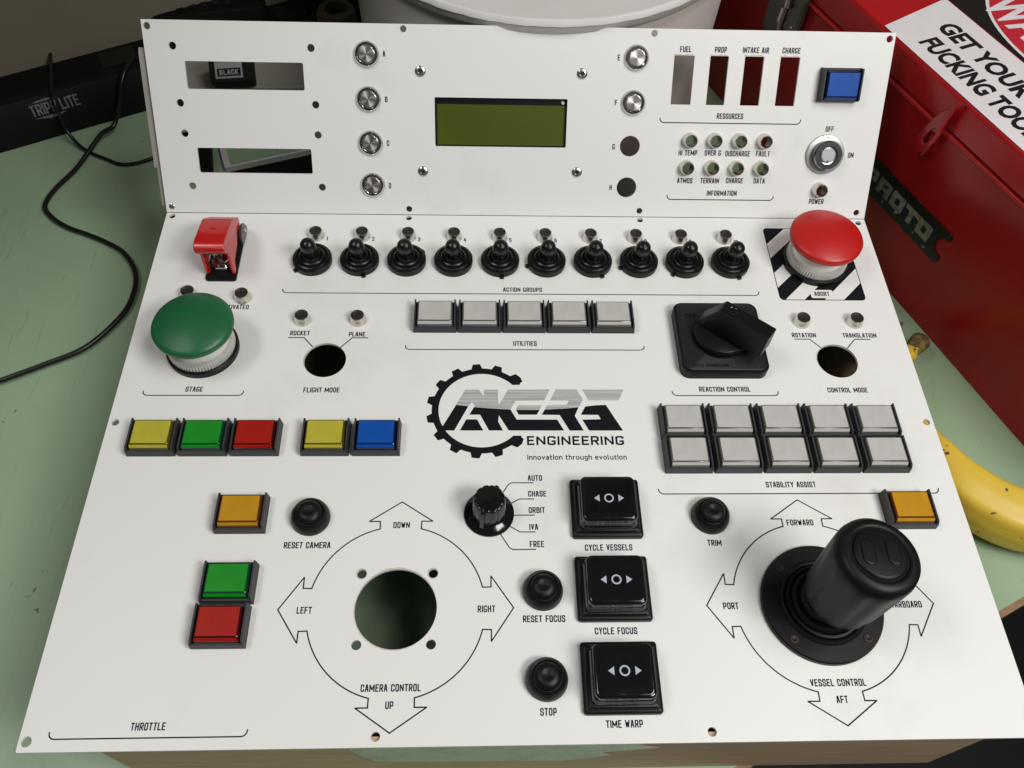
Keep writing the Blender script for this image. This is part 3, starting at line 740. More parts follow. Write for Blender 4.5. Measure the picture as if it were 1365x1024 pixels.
def make_pushbutton(M, col):
    g = G(); w, d = 23.4, 18.5
    # side walls with raised back ends, low front and back walls
    def wall(pts, x0, x1, tx):
        rings = [[(x0 + tx * (z / 6.2), y, z) for y, z in pts], [(x1 + tx * .2 * (z / 6.2), y, z) for y, z in pts]]
        g.loft(rings)
    prof = [(-d / 2, 0), (-d / 2 + .25, 4.3), (-d / 2 + 1.6, 6.3), (d / 2 - .4, 6.5), (d / 2, 0)]
    wall(prof, -w / 2, -w / 2 + 1.2, 0.5); wall(prof, w / 2, w / 2 - 1.2, -0.5)
    g.loft([[(-w / 2 + 1.2, y, z), (w / 2 - 1.2, y, z), (w / 2 - 1.2, y2, z), (-w / 2 + 1.2, y2, z)] for y, y2, z in ((-d / 2, -d / 2 + 1.2, 0), (-d / 2 + .3, -d / 2 + 1.2, 4.2))])
    g.box(-w / 2 + 1.2, w / 2 - 1.2, d / 2 - 1.2, d / 2 - .1, 0, 3.6)
    g.box(-w / 2 + 1.0, w / 2 - 1.0, -d / 2 + 1.0, d / 2 - 1.0, 0, 2.0)
    o = g.link('illuminated_button', M_housing, console, M, smooth=20)
    X, Y = w / 2 - 1.95, d / 2 - 1.5
    g = G().loft([rr(-X, X, -Y - .3, Y, 1.1, 2.2, 3), rr(-X, X, -Y - .3, Y, 1.1, 4.6, 3), rr(-X + .15, X - .15, -Y, Y - .1, 1.0, 5.6, 3), rr(-X + .5, X - .5, -Y + 1.2, Y - .35, .8, 7.0, 3), rr(-X + .8, X - .8, -Y + 1.5, Y - .6, .7, 7.2, 3)])
    g.link('lens_rim', LENS[col][1], o, smooth=28)
    g = G().loft([rr(-X + 1.15, X - 1.15, -Y + 1.95, Y - .95, .3, z, 3) for z in (6.9, 7.32)] + [rr(-X + 1.22, X - 1.22, -Y + 2.0, Y - 1.0, .3, 7.38, 3)])
    g.link('lens_plate', LENS[col][0], o, smooth=20)
    g = G().loft([[(x, -Y + .12, 5.55), (x, -Y + .12, 5.86), (x, -Y + 1.12, 7.02), (x, -Y + 1.12, 6.6)] for x in (-X + .7, X - .7)])
    g.link('lens_front_glint', LENS[col][0], o, smooth=0)  # highlight on the lens front slope, painted as a bright strip
    return o
pb = {}
def pushbutton(M, col, label=None, group=None):
    if col not in pb: pb[col] = Repeater(lambda M, col=col: make_pushbutton(M, col))
    return pb[col].put(M, label, group)
for col, u in (('yellow', 25.2), ('green', 50.1), ('red', 75.1), ('yellow', 109.1), ('blue', 134.2)):
    pushbutton(LW(u, -154.8), col, 'square %s push button in the left-hand button row' % col)
for i in range(5): pushbutton(LW(160.8 + 24.3 * i, -78.8), 'white', group='clear push buttons of the utilities row')
for j in range(2):
    for i in range(5): pushbutton(LW(288.2 + 24.75 * i, -146.0 - 18.9 * j), 'white', group='clear push buttons of the stability assist block')
pushbutton(LW(74.2, -195.6), 'orange', 'orange push button left of the reset camera button')
pushbutton(LW(73.8, -229.2), 'green', 'green push button directly above a red one')
pushbutton(LW(73.2, -248.6), 'red', 'red push button directly below a green one')
pushbutton(LW(391.6, -195.0), 'orange', 'orange push button half behind the joystick')
pushbutton(UW(391.4, 77.4), 'blue', 'blue push button on the upper plate')

def make_round(M):
    g = G().lathe([(9.15, 0), (9.15, 1.4), (8.7, 3.6), (7.9, 5.4), (7.1, 6.2), (6.7, 6.1), (6.4, 5.5), (6.1, 5.6)], 48)
    o = g.link('rubber_push_button', M_rubber, console, M, smooth=50)
    G().lathe([(6.15, 4.5), (6.1, 6.2), (5.7, 7.2), (4.6, 8.1), (3.2, 8.6), (2.4, 8.6), (1.8, 8.25), (0, 8.1)], 40).link('button_cap', M_rubber, o, smooth=60)
    return o
rb = Repeater(make_round)
for u, y, l in ((106, -197, 'reset camera'), (295.1, -197.3, 'trim'), (213.6, -233.4, 'reset focus'), (213.7, -272.4, 'stop')):
    rb.put(LW(u, y), 'round black rubber push button above the words %s' % l)

def make_rocker(M):
    g = G().loft([rr(-16.6, 16.6, -15, 15, 1.3, z, 4) for z in (0, 2.3)] + [rr(-16.1, 16.1, -14.5, 14.5, 1.2, 2.9, 4), rr(-15.2, 15.2, -13.6, 13.6, 1.2, 3.2, 4), rr(-15.0, 15.0, -13.4, 13.4, 1.2, 4.3, 4), rr(-14.4, 14.4, -12.8, 12.8, 1.5, 4.9, 4)])
    o = g.link('rocker_button', M_rubber, console, M, smooth=35)
    g = G().loft([rr(-13.6, 13.6, -12.2, 12.2, 2.6, 4.0, 6), rr(-13.4, 13.4, -12.0, 12.0, 2.6, 6.6, 6), rr(-12.9, 12.9, -11.5, 11.5, 2.6, 7.4, 6), rr(-12.9, 12.9, -11.4, 11.4, 2.6, 9, 6),
                  rr(-12.8, 12.8, -11.3, 11.3, 2.6, 12.2, 6), rr(-12.6, 12.6, -11.1, 11.1, 2.5, 13.0, 6), rr(-12.1, 12.1, -10.6, 10.6, 2.3, 13.45, 6), rr(-11, 11, -9.5, 9.5, 2, 13.55, 6), rr(-6, 6, -5, 5, 1.5, 13.35, 6)])
    g.link('rocker_cap', M_gloss, o, smooth=50)
    g = G(); g.flat([[(-7.0, 0), (-4.4, 1.8), (-4.4, -1.8)]]); g.flat([[(7.0, 0), (4.4, -1.8), (4.4, 1.8)]])
    g.flat([circ(0, 0, 2.25, 32), circ(0, 0, 1.55, 32)[::-1]])
    g.link('cap_marking', M_rockmark, o, T(0, -0.3, 13.62), smooth=0)
    return o
rk = Repeater(make_rocker)
for y, l in ((-193.5, 'cycle vessels'), (-232.9, 'cycle focus'), (-272.2, 'time warp')):
    rk.put(LW(245.2, y), 'black rocker button with arrows and circle above the words %s' % l)

def make_stop(M, dome, dtilt):
    g = G(); n = 96
    g.lathe([(18.6, 0), (18.7, 3.2), (18.0, 3.9)], 64)
    o = g.link('mushroom_button', M_satin, console, M)
    def kn(r, z, i, nn): return r * (0.972 if (i % 2 and 4.2 < z < 8.0) else 1)
    G().lathe([(17.2, 3.0), (17.5, 4.3), (17.3, 7.4), (16.4, 8.3), (15.3, 8.5)], 140, rfun=kn).link('knurled_ring', M_clear, o, smooth=20)
    G().lathe([(15.2, 4), (14.9, 12), (13.2, 17.5), (13.0, 20)], 48).link('collar', M_whiteplastic, o)
    G().lathe([(13.2, 17.6), (18.9, 18.6), (20.0, 19.1), (20.4, 20.2), (20.45, 22.0), (19.9, 22.9), (18.4, 23.7), (15.5, 24.9), (12, 25.9), (8, 26.7), (4, 27.1), (0, 27.2)], 72).link('dome', dome, o, smooth=60)
    return o
def arrow_on(o, ang):
    g = G(); pts = []
    g.flat([[(-1.6, -15.15), (1.6, -15.15), (0, -15.15)]]) if False else None
    return o
s1 = make_stop(LW(39.2, -99.6), M_greendome, 0); tag(s1, 'green mushroom push button above the word stage')
s2 = make_stop(LW(381.2, -35.2), M_reddome, 0); tag(s2, 'red mushroom stop button on the striped abort label')

# guarded switch
g = G().box(31.8, 48.8, -52.8, -11.2, 0, 1.3, ch=.6); 
guard = G().loft([rr(-8.5, 8.5, -20.8, 20.8, 1.6, z, 4) for z in (0, 1.4)]).link('guarded_switch', M_satin, console, LW(40.3, -32.0))
tag(guard, 'toggle switch under a raised red safety cover, above the activated lamp')
prof = [(18.5, 15.5), (28, 24), (29.5, 24.9), (48, 28.3), (50.5, 28), (52.6, 26.2), (53.0, 24.4), (51.8, 22.0), (49.3, 19.5), (48.4, 15.5), (49.6, 7.0), (49.3, 2.4), (48.0, 1.5), (45.4, 1.6), (44.2, 5), (43.0, 7.0), (33, 8.5), (29.5, 10.5), (27, 12.6), (22, 10.5), (19.2, 11.3)]
def cover_mesh():
    g = G(); sk = lambda z: 0
    for x0, x1 in ((-8.0, -6.3), (6.3, 8.0)):
        g.loft([[(x0, -v + 32, z) for v, z in prof], [(x1, -v + 32, z) for v, z in prof]])
    top = [(18.2, 15.6), (28, 24.2), (30, 25.1), (48, 28.4), (50.7, 28.2), (52.9, 26.5), (53.3, 24.4), (51.9, 21.8), (50.4, 20.6)]
    inn = [(19.6, 14.6), (28.8, 22.6), (31, 23.5), (47.8, 26.7), (50.2, 26.6), (51.6, 25.5), (51.8, 24.2), (50.8, 22.6), (49.6, 21.4)]
    g.loft([[(-8.15, -v + 32, z) for v, z in top + inn[::-1]], [(8.15, -v + 32, z) for v, z in top + inn[::-1]]])
    return g
cv = cover_mesh().link('safety_cover', M_cover, guard, smooth=40)
m_ = cv.modifiers.new('soft edges', 'BEVEL'); m_.width = 0.0006; m_.segments = 3; m_.limit_method = 'ANGLE'; m_.angle_limit = 0.7
G().lathe([(2.2, 0), (2.0, .5), (0, .6)], 20, M=Matrix.Translation((0, -7.0, 26.0)) @ Matrix.Rotation(0.18, 4, 'X')).link('cover_bump', M_cover, guard)
G().lathe([(6.4, 1.3), (6.4, 3.4), (5.8, 3.8), (4.6, 3.8), (4.4, 6.8), (3.4, 7.2), (3.3, 6.0)], 6, M=Matrix.Translation((0, -9, 0))).link('mounting_nut', M_chrome, guard, smooth=20)
G().lathe([(2.0, 5.5), (1.6, 9), (2.2, 14), (2.6, 17), (1.6, 18.6), (0, 19)], 20, M=Matrix.Translation((0, -9, 0)) @ Matrix.Rotation(0.25, 4, 'X')).link('metal_lever', M_chrome, guard)
G().lathe([(4.6, 3.9), (4.6, 5.4), (3.9, 5.8)], 28, M=Matrix.Translation((0, -9, 0))).link('threaded_bush', M_chrome, guard)
g = G().loft([[(8.2, -v + 32, z) for v, z in l] for l in ([(14, 4), (17, 9.5), (20, 11.5), (24, 11), (27, 8), (28, 3), (25, 1.4), (17, 1.4)],)] + [[(9.4, -v + 32, z) for v, z in [(14, 4), (17, 9.5), (20, 11.5), (24, 11), (27, 8), (28, 3), (25, 1.4), (17, 1.4)]]])
g.link('spring_bracket', M_metal, guard, smooth=20)
G().lathe([(1.5, -1), (1.5, .8), (1.0, 1.1), (0, 1.1)], 20, M=Matrix.Translation((9.4, 11.5, 7.2)) @ Matrix.Rotation(PI / 2, 4, 'Y')).link('hinge_pin', M_chrome, guard)

# reaction control selector
sel = G().loft([rr(-23.3, 23.3, -23.3, 23.3, 5.0, z, 7) for z in (0, 5.8)] + [rr(-22.9, 22.9, -22.9, 22.9, 4.8, 6.4, 7)]).link('rotary_selector', M_satin, console, LW(314.9, -94.4))
tag(sel, 'large black square rotary selector with wing handle')
G().loft([rr(-22.2, 22.2, -22.2, 22.2, 4.2, z, 7) for z in (6.3, 6.75)] + [rr(-22.0, 22.0, -22.0, 22.0, 4.2, 6.85, 7)]).link('selector_face', M_react, sel)
M_emb = mat('embossed black print', (0.004, 0.004, 0.004), 0.25)
text_geo(G(), 'OFF', -14.2, 13.6, cap=3.4, gw=2.0, gap=.5, sw=.5).link('selector_print', M_emb, sel, T(0, 0, 6.87), smooth=0)
text_geo(G(), 'ON', .5, 19.3, cap=2.4, gw=1.4, gap=.4, sw=.4).link('selector_print', M_emb, sel, T(0, 0, 6.87), smooth=0)
text_geo(G(), 'ACERS ENGINEERING', -8.2, -19.4, cap=2.0, gw=.95, gap=.26, sw=.36).link('selector_print', M_emb, sel, T(0, 0, 6.87), smooth=0)
hd = G().lathe([(15.2, 6.85), (15.4, 7.4), (15.4, 10.2), (14.6, 11.6), (13.6, 12.0)], 64)
hd.link('handle_base', M_black, sel, smooth=30)
ang = -39.5
HM = RZ(ang)
slices = [(-14.2, 11.9, 12.4, 4.2, 4.1), (-9.5, 11.9, 20.6, 5.5, 4.4), (-4.6, 11.9, 28.7, 5.5, 4.35), (-4.0, 11.9, 29.0, 5.5, 4.3), (12.4, 11.9, 29.1, 5.5, 4.35), (13.2, 13.2, 29.1, 5.4, 4.35), (24.2, 14.6, 29.2, 5.3, 4.35), (24.5, 15.0, 28.9, 5.2, 4.2)]
G().loft([[(x, -wb, z0), (x, wb, z0), (x, wt, z1), (x, -wt, z1)] for x, z0, z1, wb, wt in slices]).link('handle_bar', M_black, sel, HM, smooth=12)
hb = [o for o in sel.children if o.name.startswith('handle_bar')][0].modifiers.new('soft edges', 'BEVEL'); hb.width = 0.00035; hb.segments = 2; hb.limit_method = 'ANGLE'; hb.angle_limit = 0.5
G().lathe([(2.9, 29.25), (2.7, 29.5), (2.3, 29.3), (1.9, 28.9), (0, 28.9)], 28).link('screw_cap', M_gloss, sel, HM @ T(1.2, 0, 0))

# camera mode knob
kb = G().lathe([(11.9, 0), (11.9, .9), (11.2, 1.6), (9.0, 2.6), (7.6, 3.6)], 64).link('fluted_knob', M_gloss, console, LW(189.6, -195.2))
tag(kb, 'fluted black knob with skirt beside the words auto to free')
def flute(r, z, i, n):
    a = 2 * PI * i / n
    return r - (0.55 * max(0, math.cos(12 * a)) ** 3 if z > 2.5 and r > 5.5 else 0)
G().lathe([(8.3, 2.0), (8.1, 4), (7.3, 15.6), (7.0, 16.2), (6.4, 16.4)], 144, rfun=flute).link('knob_body', M_gloss, kb, smooth=50)
g = G()
for a0 in (-112, 62):
    Mx = Matrix.Rotation(math.radians(a0), 4, 'Z')
    g.loft([[(x0, -.9, z), (x1, -.9, z), (x1, .9, z), (x0, .9, z)] for x0, x1, z in ((6.8, 9.9, 2.2), (6.6, 9.2, 10.5), (6.6, 8.2, 15.0))], M=Mx)
g.link('pointer_rib', M_gloss, kb, smooth=20)

# joystick
js = G().lathe([(27.4, 0), (27.4, 2.2), (26.8, 3.0), (19.6, 3.2), (19.2, 3.8), (18.4, 4.4), (17.6, 4.2), (17.2, 3.2)], 96).link('joystick', M_satin, console, LW(339.2, -240.6))
tag(js, 'black joystick with ribbed boot and fat leaning grip')
G().lathe([(17.4, 3.0), (16.8, 5.0), (15.8, 5.2), (15.0, 4.2), (14.2, 6.0), (13.4, 7.2), (12.4, 7.0), (11.8, 6.2), (11.2, 8.6), (10.4, 10.0), (9.2, 9.8), (8.8, 9.2), (8.4, 13), (7.6, 18), (7.2, 34)], 64).link('ribbed_boot', M_rubber, js, smooth=60)
for sx in (-1, 1):
    for sy in (-1, 1):
        G().lathe([(2.1, 3.0), (2.0, 3.5), (1.3, 3.6), (.6, 3.2), (0, 3.2)], 16).link('flange_screw', mat('rusty screw', (0.030, 0.020, 0.017), 0.55, metal=.3) if (sx, sy) == (-1, -1) else bpy.data.materials['rusty screw'], js, T(16.4 * sx, 16.4 * sy, 0))
grip_axis = Vector((2.5, 2.6, 43.0))
gm = Matrix.Translation(Vector((0.4, -3.4, 18.5)) * MM) @ Vector((0, 0, 1)).rotation_difference(grip_axis).to_matrix().to_4x4()
def gribs(r, z, i, n):
    a = 2 * PI * i / n
    k = min(1, max(0, z / 6)) * min(1, max(0, (43.0 - 5 - z) / 10)) if z < 40 else 0
    return r - k * 1.15 * (0.5 + 0.5 * math.cos(11 * (a + z * .006))) ** 2
GLn = 43.0
G().lathe([(9, 0), (13.4, .3), (15.0, 1.6), (15.8, 5), (16.6, 18), (17.2, GLn - 10), (17.3, GLn - 5), (16.7, GLn - 2.2), (15.2, GLn - .5), (13.2, GLn), (12.0, GLn - .1), (11.6, GLn - .9), (11.0, GLn - .9), (10.6, GLn + .1), (9.5, GLn + .4), (0, GLn + .5)], 112, rfun=gribs).link('grip', M_satin, js, gm, smooth=60)
for sx in (-1, 1):
    g = G().loft([[(x * k, y * k, z) for x, y in rr(-2.4, 2.4, -5.2, 5.2, 2.35, k=7)] for k, z in ((1.12, GLn + .3), (1.1, GLn + .75), (1.0, GLn + .95), (.8, GLn + 1.0))])
    g.link('thumb_button', M_satin, js, gm @ T(5.1 * sx, 0.6, 0) @ RZ(-4), smooth=60)

# vandal-proof buttons
M_brush, nt_, b_ = new_mat('circular brushed steel')
b_.inputs['Base Color'].default_value = (0.50, 0.48, 0.46, 1); b_.inputs['Metallic'].default_value = 1; b_.inputs['Roughness'].default_value = 0.42
b_.inputs['Anisotropic'].default_value = 0.8
tg = nt_.nodes.new('ShaderNodeTangent'); tg.direction_type = 'RADIAL'; tg.axis = 'Z'
nt_.links.new(tg.outputs[0], b_.inputs['Tangent'])
def make_vandal(M):
    o = G().lathe([(7.15, 0), (7.15, .5), (6.4, 1.9), (6.0, 2.2), (5.6, 2.2), (5.35, 1.5)], 48).link('metal_push_button', M_chrome, console, M, smooth=25)
    G().lathe([(5.3, .5), (5.3, 2.0), (4.95, 2.5), (4.6, 2.3), (4.4, 2.0), (4.2, 2.4)], 48).link('inner_ring', M_chrome, o, smooth=30)
    G().lathe([(4.3, 1.5), (4.2, 2.6), (0, 2.62)], 64).link('brushed_face', M_brush, o, smooth=20)
    return o
vb = Repeater(make_vandal)
for l, u, y in (('A', 121.8, 89.6), ('B', 121.8, 65.7), ('C', 121.9, 41.5), ('D', 122.1, 17.6), ('E', 273.4, 90.0), ('F', 273.2, 65.8)):
    vb.put(UW(u, y), 'round steel push button beside the letter %s' % l)

# key switch
ks = G().lathe([(11.4, 0), (11.4, 1.2), (11.0, 1.6), (8.4, 2.0)], 64).link('key_switch', mat('satin silver', (0.55, 0.55, 0.55), 0.35, metal=.6), console, UW(389.4, 38.5))
tag(ks, 'round silver key switch between the words off and on')
G().lathe([(8.5, 1.2), (8.5, 5.8), (7.9, 6.6), (5.5, 6.6), (5.3, 5.6), (4.7, 5.4)], 48).link('lock_barrel', mat('dark chrome', (0.34, 0.34, 0.33), 0.2, metal=1.0), ks, smooth=25)
G().lathe([(4.3, 4), (4.3, 6.1), (3.8, 6.4), (0, 6.4)], 40).link('lock_core', bpy.data.materials['satin silver'], ks, smooth=25)
G().box(-.5, .5, -4.6, -3.0, 5.4, 6.45).link('key_notch', M_dark, ks)
g = text_geo(G(), 'OFF', 0, 9.7, cap=.9, gw=.6, gap=.15, sw=.18); g.link('key_print', M_emb, ks, T(0, 0, 1.9), smooth=0)

# LCD module and its screws
lcd = G().loft([[(158.9, 39.5, z), (235.8, 39.5, z), (235.8, 67.8, z), (158.9, 67.8, z)] for z in (-9, -3.2)]).link('lcd_screen', M_lcdbezel, console, UW(0, 0), smooth=0)
tag(lcd, 'dark olive green blank display in a black bezel')
G().box(160.4, 234.6, 40.9, 63.4, -3.5, -3.05).link('lcd_glass', M_lcd, lcd, smooth=0)
G().flat([[(232.6, 64.2), (233.6, 64.0), (234.0, 65.0), (233.4, 66.0), (232.9, 65.6), (232.3, 66.1), (232.1, 65.0)]]).link('glass_chip', M_whiteplastic, lcd, T(0, 0, -2.98), smooth=0)
def make_screw(M):
    o = G().lathe([(3.0, 0), (3.0, .4), (2.5, .9), (1.5, 1.0), (1.35, .6), (0, .6)], 32).link('socket_screw', M_nickel, console, M, smooth=40)
    G().lathe([(1.3, 0), (1.3, .64), (0, .64)], 6).link('hex_socket', M_dark, o, smooth=10)
    return o
scw = Repeater(make_screw)
for u, y in ((151.5, 81.1), (243, 81.2), (151.8, 25.8), (242.5, 26.3)): scw.put(UW(u, y), group='socket screws round the display')
G().lathe([(1.7, -1.4), (1.7, -.2), (1.2, .1), (0, .1)], 20).link('corner_screw', M_nickel, console, UW(3.3, 3.7), smooth=40)

# ------------------------------------------------------------ surroundings
def WPt(u, v, z): return Vector(((u - 210), -v, z))             # panel coordinates to world mm
# table: front edge runs slantwise
e0 = WPt(461.5, 223, 0); ed = Vector((-16.8, -8.1, 0)).normalized()
pL = e0 + ed * 900; pR = e0 - ed * 900
back = Vector((-ed.y, ed.x, 0))
if back.y < 0: back = -back
corners = [pL, pR, pR + back * 1250, pL + back * 1250]
G().loft([[(p.x, p.y, z) for p in corners] for z in (-28, 0)]).link('table_top', M_table, None, None, smooth=0)['kind'] = 'structure'
ebk = [pL - back * 3.4, pR - back * 3.4, pR - back * 0.05, pL - back * 0.05]
G().loft([[(p.x, p.y, z) for p in ebk] for z in (-28, -0.2)]).link('table_edge', M_wood, None, None, smooth=0)['kind'] = 'structure'
G().loft([[(-3000, -3000, z), (3000, -3000, z), (3000, 3000, z), (-3000, 3000, z)] for z in (-760, -750)]).link('floor', M_floor, smooth=0)['kind'] = 'structure'

# wall behind, parallel to the power strip
sd = Vector((0.886, 0.462, 0)).normalized(); sn = Vector((-sd.y, sd.x, 0))  # sn points to the wall
w0 = WPt(-157, 165, 0); w0 = Vector((-157 - 210, 165, 0)) + sn * 14
wl = [w0 - sd * 900, w0 + sd * 1500]
q = [wl[0], wl[1], wl[1] + sn * 30, wl[0] + sn * 30]
G().loft([[(p.x, p.y, z) for p in q] for z in (-750, 1700)]).link('wall', M_wall, smooth=0)['kind'] = 'structure'

# added out-of-view shelf that shades the wall and table at back left
q = [w0 - sd * 520 - sn * 1.0, w0 + sd * 290 - sn * 1.0, w0 + sd * 290 - sn * 190, w0 - sd * 520 - sn * 190]
sh = G().loft([[(p.x, p.y, z) for p in q] for z in (320, 340)]).link('added_shade_shelf', M_wood, smooth=0)
tag(sh, 'added unseen wooden shelf shading the corner with the power strip', 'shelf')

# cardboard box under the panel
bx = bpy.data.objects.new('cardboard_box', None); COL.objects.link(bx); bx.location = (0, -0.150, 0); bx.empty_display_size = .02
tag(bx, 'open brown cardboard box under the control panel, tape on its front', 'box')
def bpart(name, x0, x1, y0, y1, z0, z1, m=M_cardboard): return G().box(x0, x1, y0, y1, z0, z1).link(name, m, bx, T(0, 150, 0), smooth=0)
bpart('front_wall', -180, 191, -296.8, -293.8, 0.2, 63.4); bpart('right_wall', 188, 191, -293.8, -12, 0.2, 63.4); bpart('back_wall', -177, 188, -15, -12, 0.2, 63.4)
bpart('left_wall', -180, -177, -293.8, -12, 0.2, 63.4)
g = G(); P_ = [(-81, 62.8), (60, 62.8), (40, 55), (52, 49), (28, 40), (33, 33), (12, 22), (-70, 26), (-76, 40)]
g.loft([[(x, y, z) for x, z in P_] for y in (-296.85, -297.1)]); g.link('packing_tape', M_tape, bx, T(0, 150, 0), smooth=0)

# bucket
bc = WPt(223.5, -23.4 - 0, 0); bcx, bcy = 15.0, 184.5
bk = G().lathe([(119, 0), (120, 2), (124.5, 147), (124, 148.5), (127.5, 149), (129, 150.5), (129.4, 155), (126.4, 158), (125.8, 152)], 96).link('bucket', M_bucketshade, None, T(bcx, bcy, 0), smooth=40)
tag(bk, 'white plastic bucket with raised rim behind the control panel', 'bucket')
def rimwob(r, z, i, n): return r + 0.40 * math.sin(i * 2.3) * math.sin(i * 0.9)
G().lathe([(125.6, 152.5), (126.3, 157.9), (127.8, 159.0), (129.6, 158.7), (130.6, 156.8), (130.7, 155.6), (129.8, 155.2)], 160, rfun=rimwob).link('bucket_rim', M_bucket, bk, smooth=50)
G().lathe([(0, 152.5), (100, 152.2), (120, 151.8), (125.7, 153.2)], 96).link('bucket_lid', M_bucket, bk, smooth=50)
G().box(-.35, .35, -125.0, -20, 152.0, 152.6, M=Matrix.Rotation(0.04, 4, 'Z')).link('moulding_seam', M_bucket, bk, smooth=0)

# toolbox: local x along the front, local y to the back
td = Vector((0.388, -0.922, 0)).normalized()
TM = Matrix.Translation(WPt(460.9, 4.9, 0) * MM) @ Matrix.Rotation(math.atan2(td.y, td.x), 4, 'Z')
# local: +x = td (towards the viewer's right), +y must point away from the panel
tb = bpy.data.objects.new('toolbox', None); COL.objects.link(tb); tb.matrix_world = TM; tb.empty_display_size = .02
tag(tb, 'red steel toolbox with latches, name decal and large stickers beside the control panel', 'toolbox')
G().loft([rr(-330, 190, 1.0, 216, 4, z, 5) for z in (0.4, 118.6)] + [rr(-329, 189, 2.0, 215, 3.5, 119.3, 5)]).link('body', M_toolbox, tb, smooth=40)
# rolled lip of the body under the lid
G().tube([(-330, 0.9, 117.2), (190, 0.9, 117.2)], 1.7, 12).link('rolled_lip', M_toollid, tb)
G().loft([rr(-329, 189, 2.2, 215, 3.5, z, 5) for z in (119.4, 120.6)]).link('lid_gap', M_dark, tb, smooth=0)
G().loft([rr(-330.6, 190.6, .2, 217, 4, z, 5) for z in (120.6, 136.8)] + [rr(-330.2, 190.2, .6, 216.6, 4, 138.4, 5), rr(-329.4, 189.4, 1.5, 215.6, 4, 139.6, 5), rr(-328, 188, 3, 214, 4, 140.0, 5)]).link('lid', M_toollid, tb, smooth=30)
def onfront(x, z, y=0.0): return T(x, y, z) @ RX(90)          # local z of the piece points out of the front
def ontop(x, y): return T(x, y, 140.0)
FM = T(0, 0.9, 0) @ RX(90)                                    # maps (x, z_up, out) onto the front face
pl = [(-66, 70), (14.0, 70.3), (15.6, 69.4), (15.8, 66.4), (14.6, 65.2), (12.4, 65.6), (10.6, 64.6), (8.3, 61.4), (7.6, 58.2), (8.6, 54.8), (10.8, 53.0), (14.2, 52.4), (15.4, 50.6), (15.3, 47.6), (14.0, 46.3),
      (3, 46.3), (-6, 46.9), (-14, 46.1), (-20, 47.0), (-29, 46.2), (-38, 46.8), (-50, 46.0), (-66, 46.4)]
G().plate([pl], 0.15, 0.9).link('name_decal', M_decal, tb, FM, smooth=0)
g = G(); xs = [-61.5, -48.0, -34.8, -22.0, -9.2]
def blocky(g, s, x, y0=52.6, hh=11.4, w=11.6):
    st = 3.6
    for ch, xx in zip(s, x):
        if ch == 'O': g.flat([[(xx + .8, y0), (xx + w - .8, y0), (xx + w, y0 + .8), (xx + w, y0 + hh - .8), (xx + w - .8, y0 + hh), (xx + .8, y0 + hh), (xx, y0 + hh - .8), (xx, y0 + .8)], rr(xx + st + .3, xx + w - st - .3, y0 + 3.4, y0 + hh - 3.4, .2, k=2)[::-1]])
        if ch == 'T': g.flat([[(xx, y0 + hh), (xx, y0 + hh - 3.4), (xx + 4, y0 + hh - 3.4), (xx + 4, y0), (xx + 7.7, y0), (xx + 7.7, y0 + hh - 3.4), (xx + w, y0 + hh - 3.4), (xx + w, y0 + hh)]])
        if ch in 'PR':
            g.flat([[(xx, y0), (xx + st, y0), (xx + st, y0 + hh), (xx, y0 + hh)]])
            g.flat([[(xx + st + .001, y0 + hh), (xx + w - .8, y0 + hh), (xx + w, y0 + hh - .8), (xx + w, y0 + 4.6), (xx + w - .8, y0 + 3.8), (xx + st + .001, y0 + 3.8)], rr(xx + st + .6, xx + w - st + .2, y0 + 6.3, y0 + hh - 2.9, .2, k=2)[::-1]])
        if ch == 'R': g.flat([[(xx + 6.6, y0 + 3.79), (xx + 10.8, y0 + 3.79), (xx + w + .4, y0), (xx + 7.6, y0)]])
blocky(g, 'PROTO', xs)
g.link('decal_lettering', M_decalink, tb, FM @ T(0, 0, .95), smooth=0)
# lever latch
out = [(-21.6, 142.0), (-24.6, 137.6), (-27.9, 131.9), (-30.4, 126.4), (-32.4, 120), (-34.4, 113), (-34.6, 107), (-32.6, 102.8), (-29.5, 101.6), (-26.6, 103.4), (-24.2, 108.4), (-22.8, 114), (-22.4, 119.3), (-22.8, 124), (-22.4, 130), (-21.5, 137)]
hole = [(-25.0, 119.6), (-26.3, 120.6), (-28.4, 117.8), (-30.2, 112.6), (-30.4, 108.8), (-29.2, 107.8), (-27.2, 109.8), (-25.6, 114.4)]
lt = G().plate([out, hole[::-1]], 6.0, 8.2).link('lever_latch', M_latch, tb, FM, smooth=25)
lm = lt.modifiers.new('soft edges', 'BEVEL'); lm.width = 0.0007; lm.segments = 2; lm.limit_method = 'ANGLE'; lm.angle_limit = 0.7
g = G(); o2 = [(-33.8, 117), (-35.6, 111), (-36.0, 104), (-34.0, 98.0), (-31.2, 96.8), (-28.2, 98), (-27.0, 103), (-28.5, 112), (-30, 118)]
g.plate([o2], 0.1, 4.6); g.box(-31.5, -25.5, 117, 122, 0.1, 7.0)
lb = g.link('latch_bracket', M_latch, tb, FM, smooth=25)
lm = lb.modifiers.new('soft edges', 'BEVEL'); lm.width = 0.0006; lm.segments = 2; lm.limit_method = 'ANGLE'; lm.angle_limit = 0.7
G().lathe([(1.2, 0), (1.2, .35), (0, .35)], 16).link('latch_hole', M_dark, tb, FM @ T(-20.6, 136.8, .35))
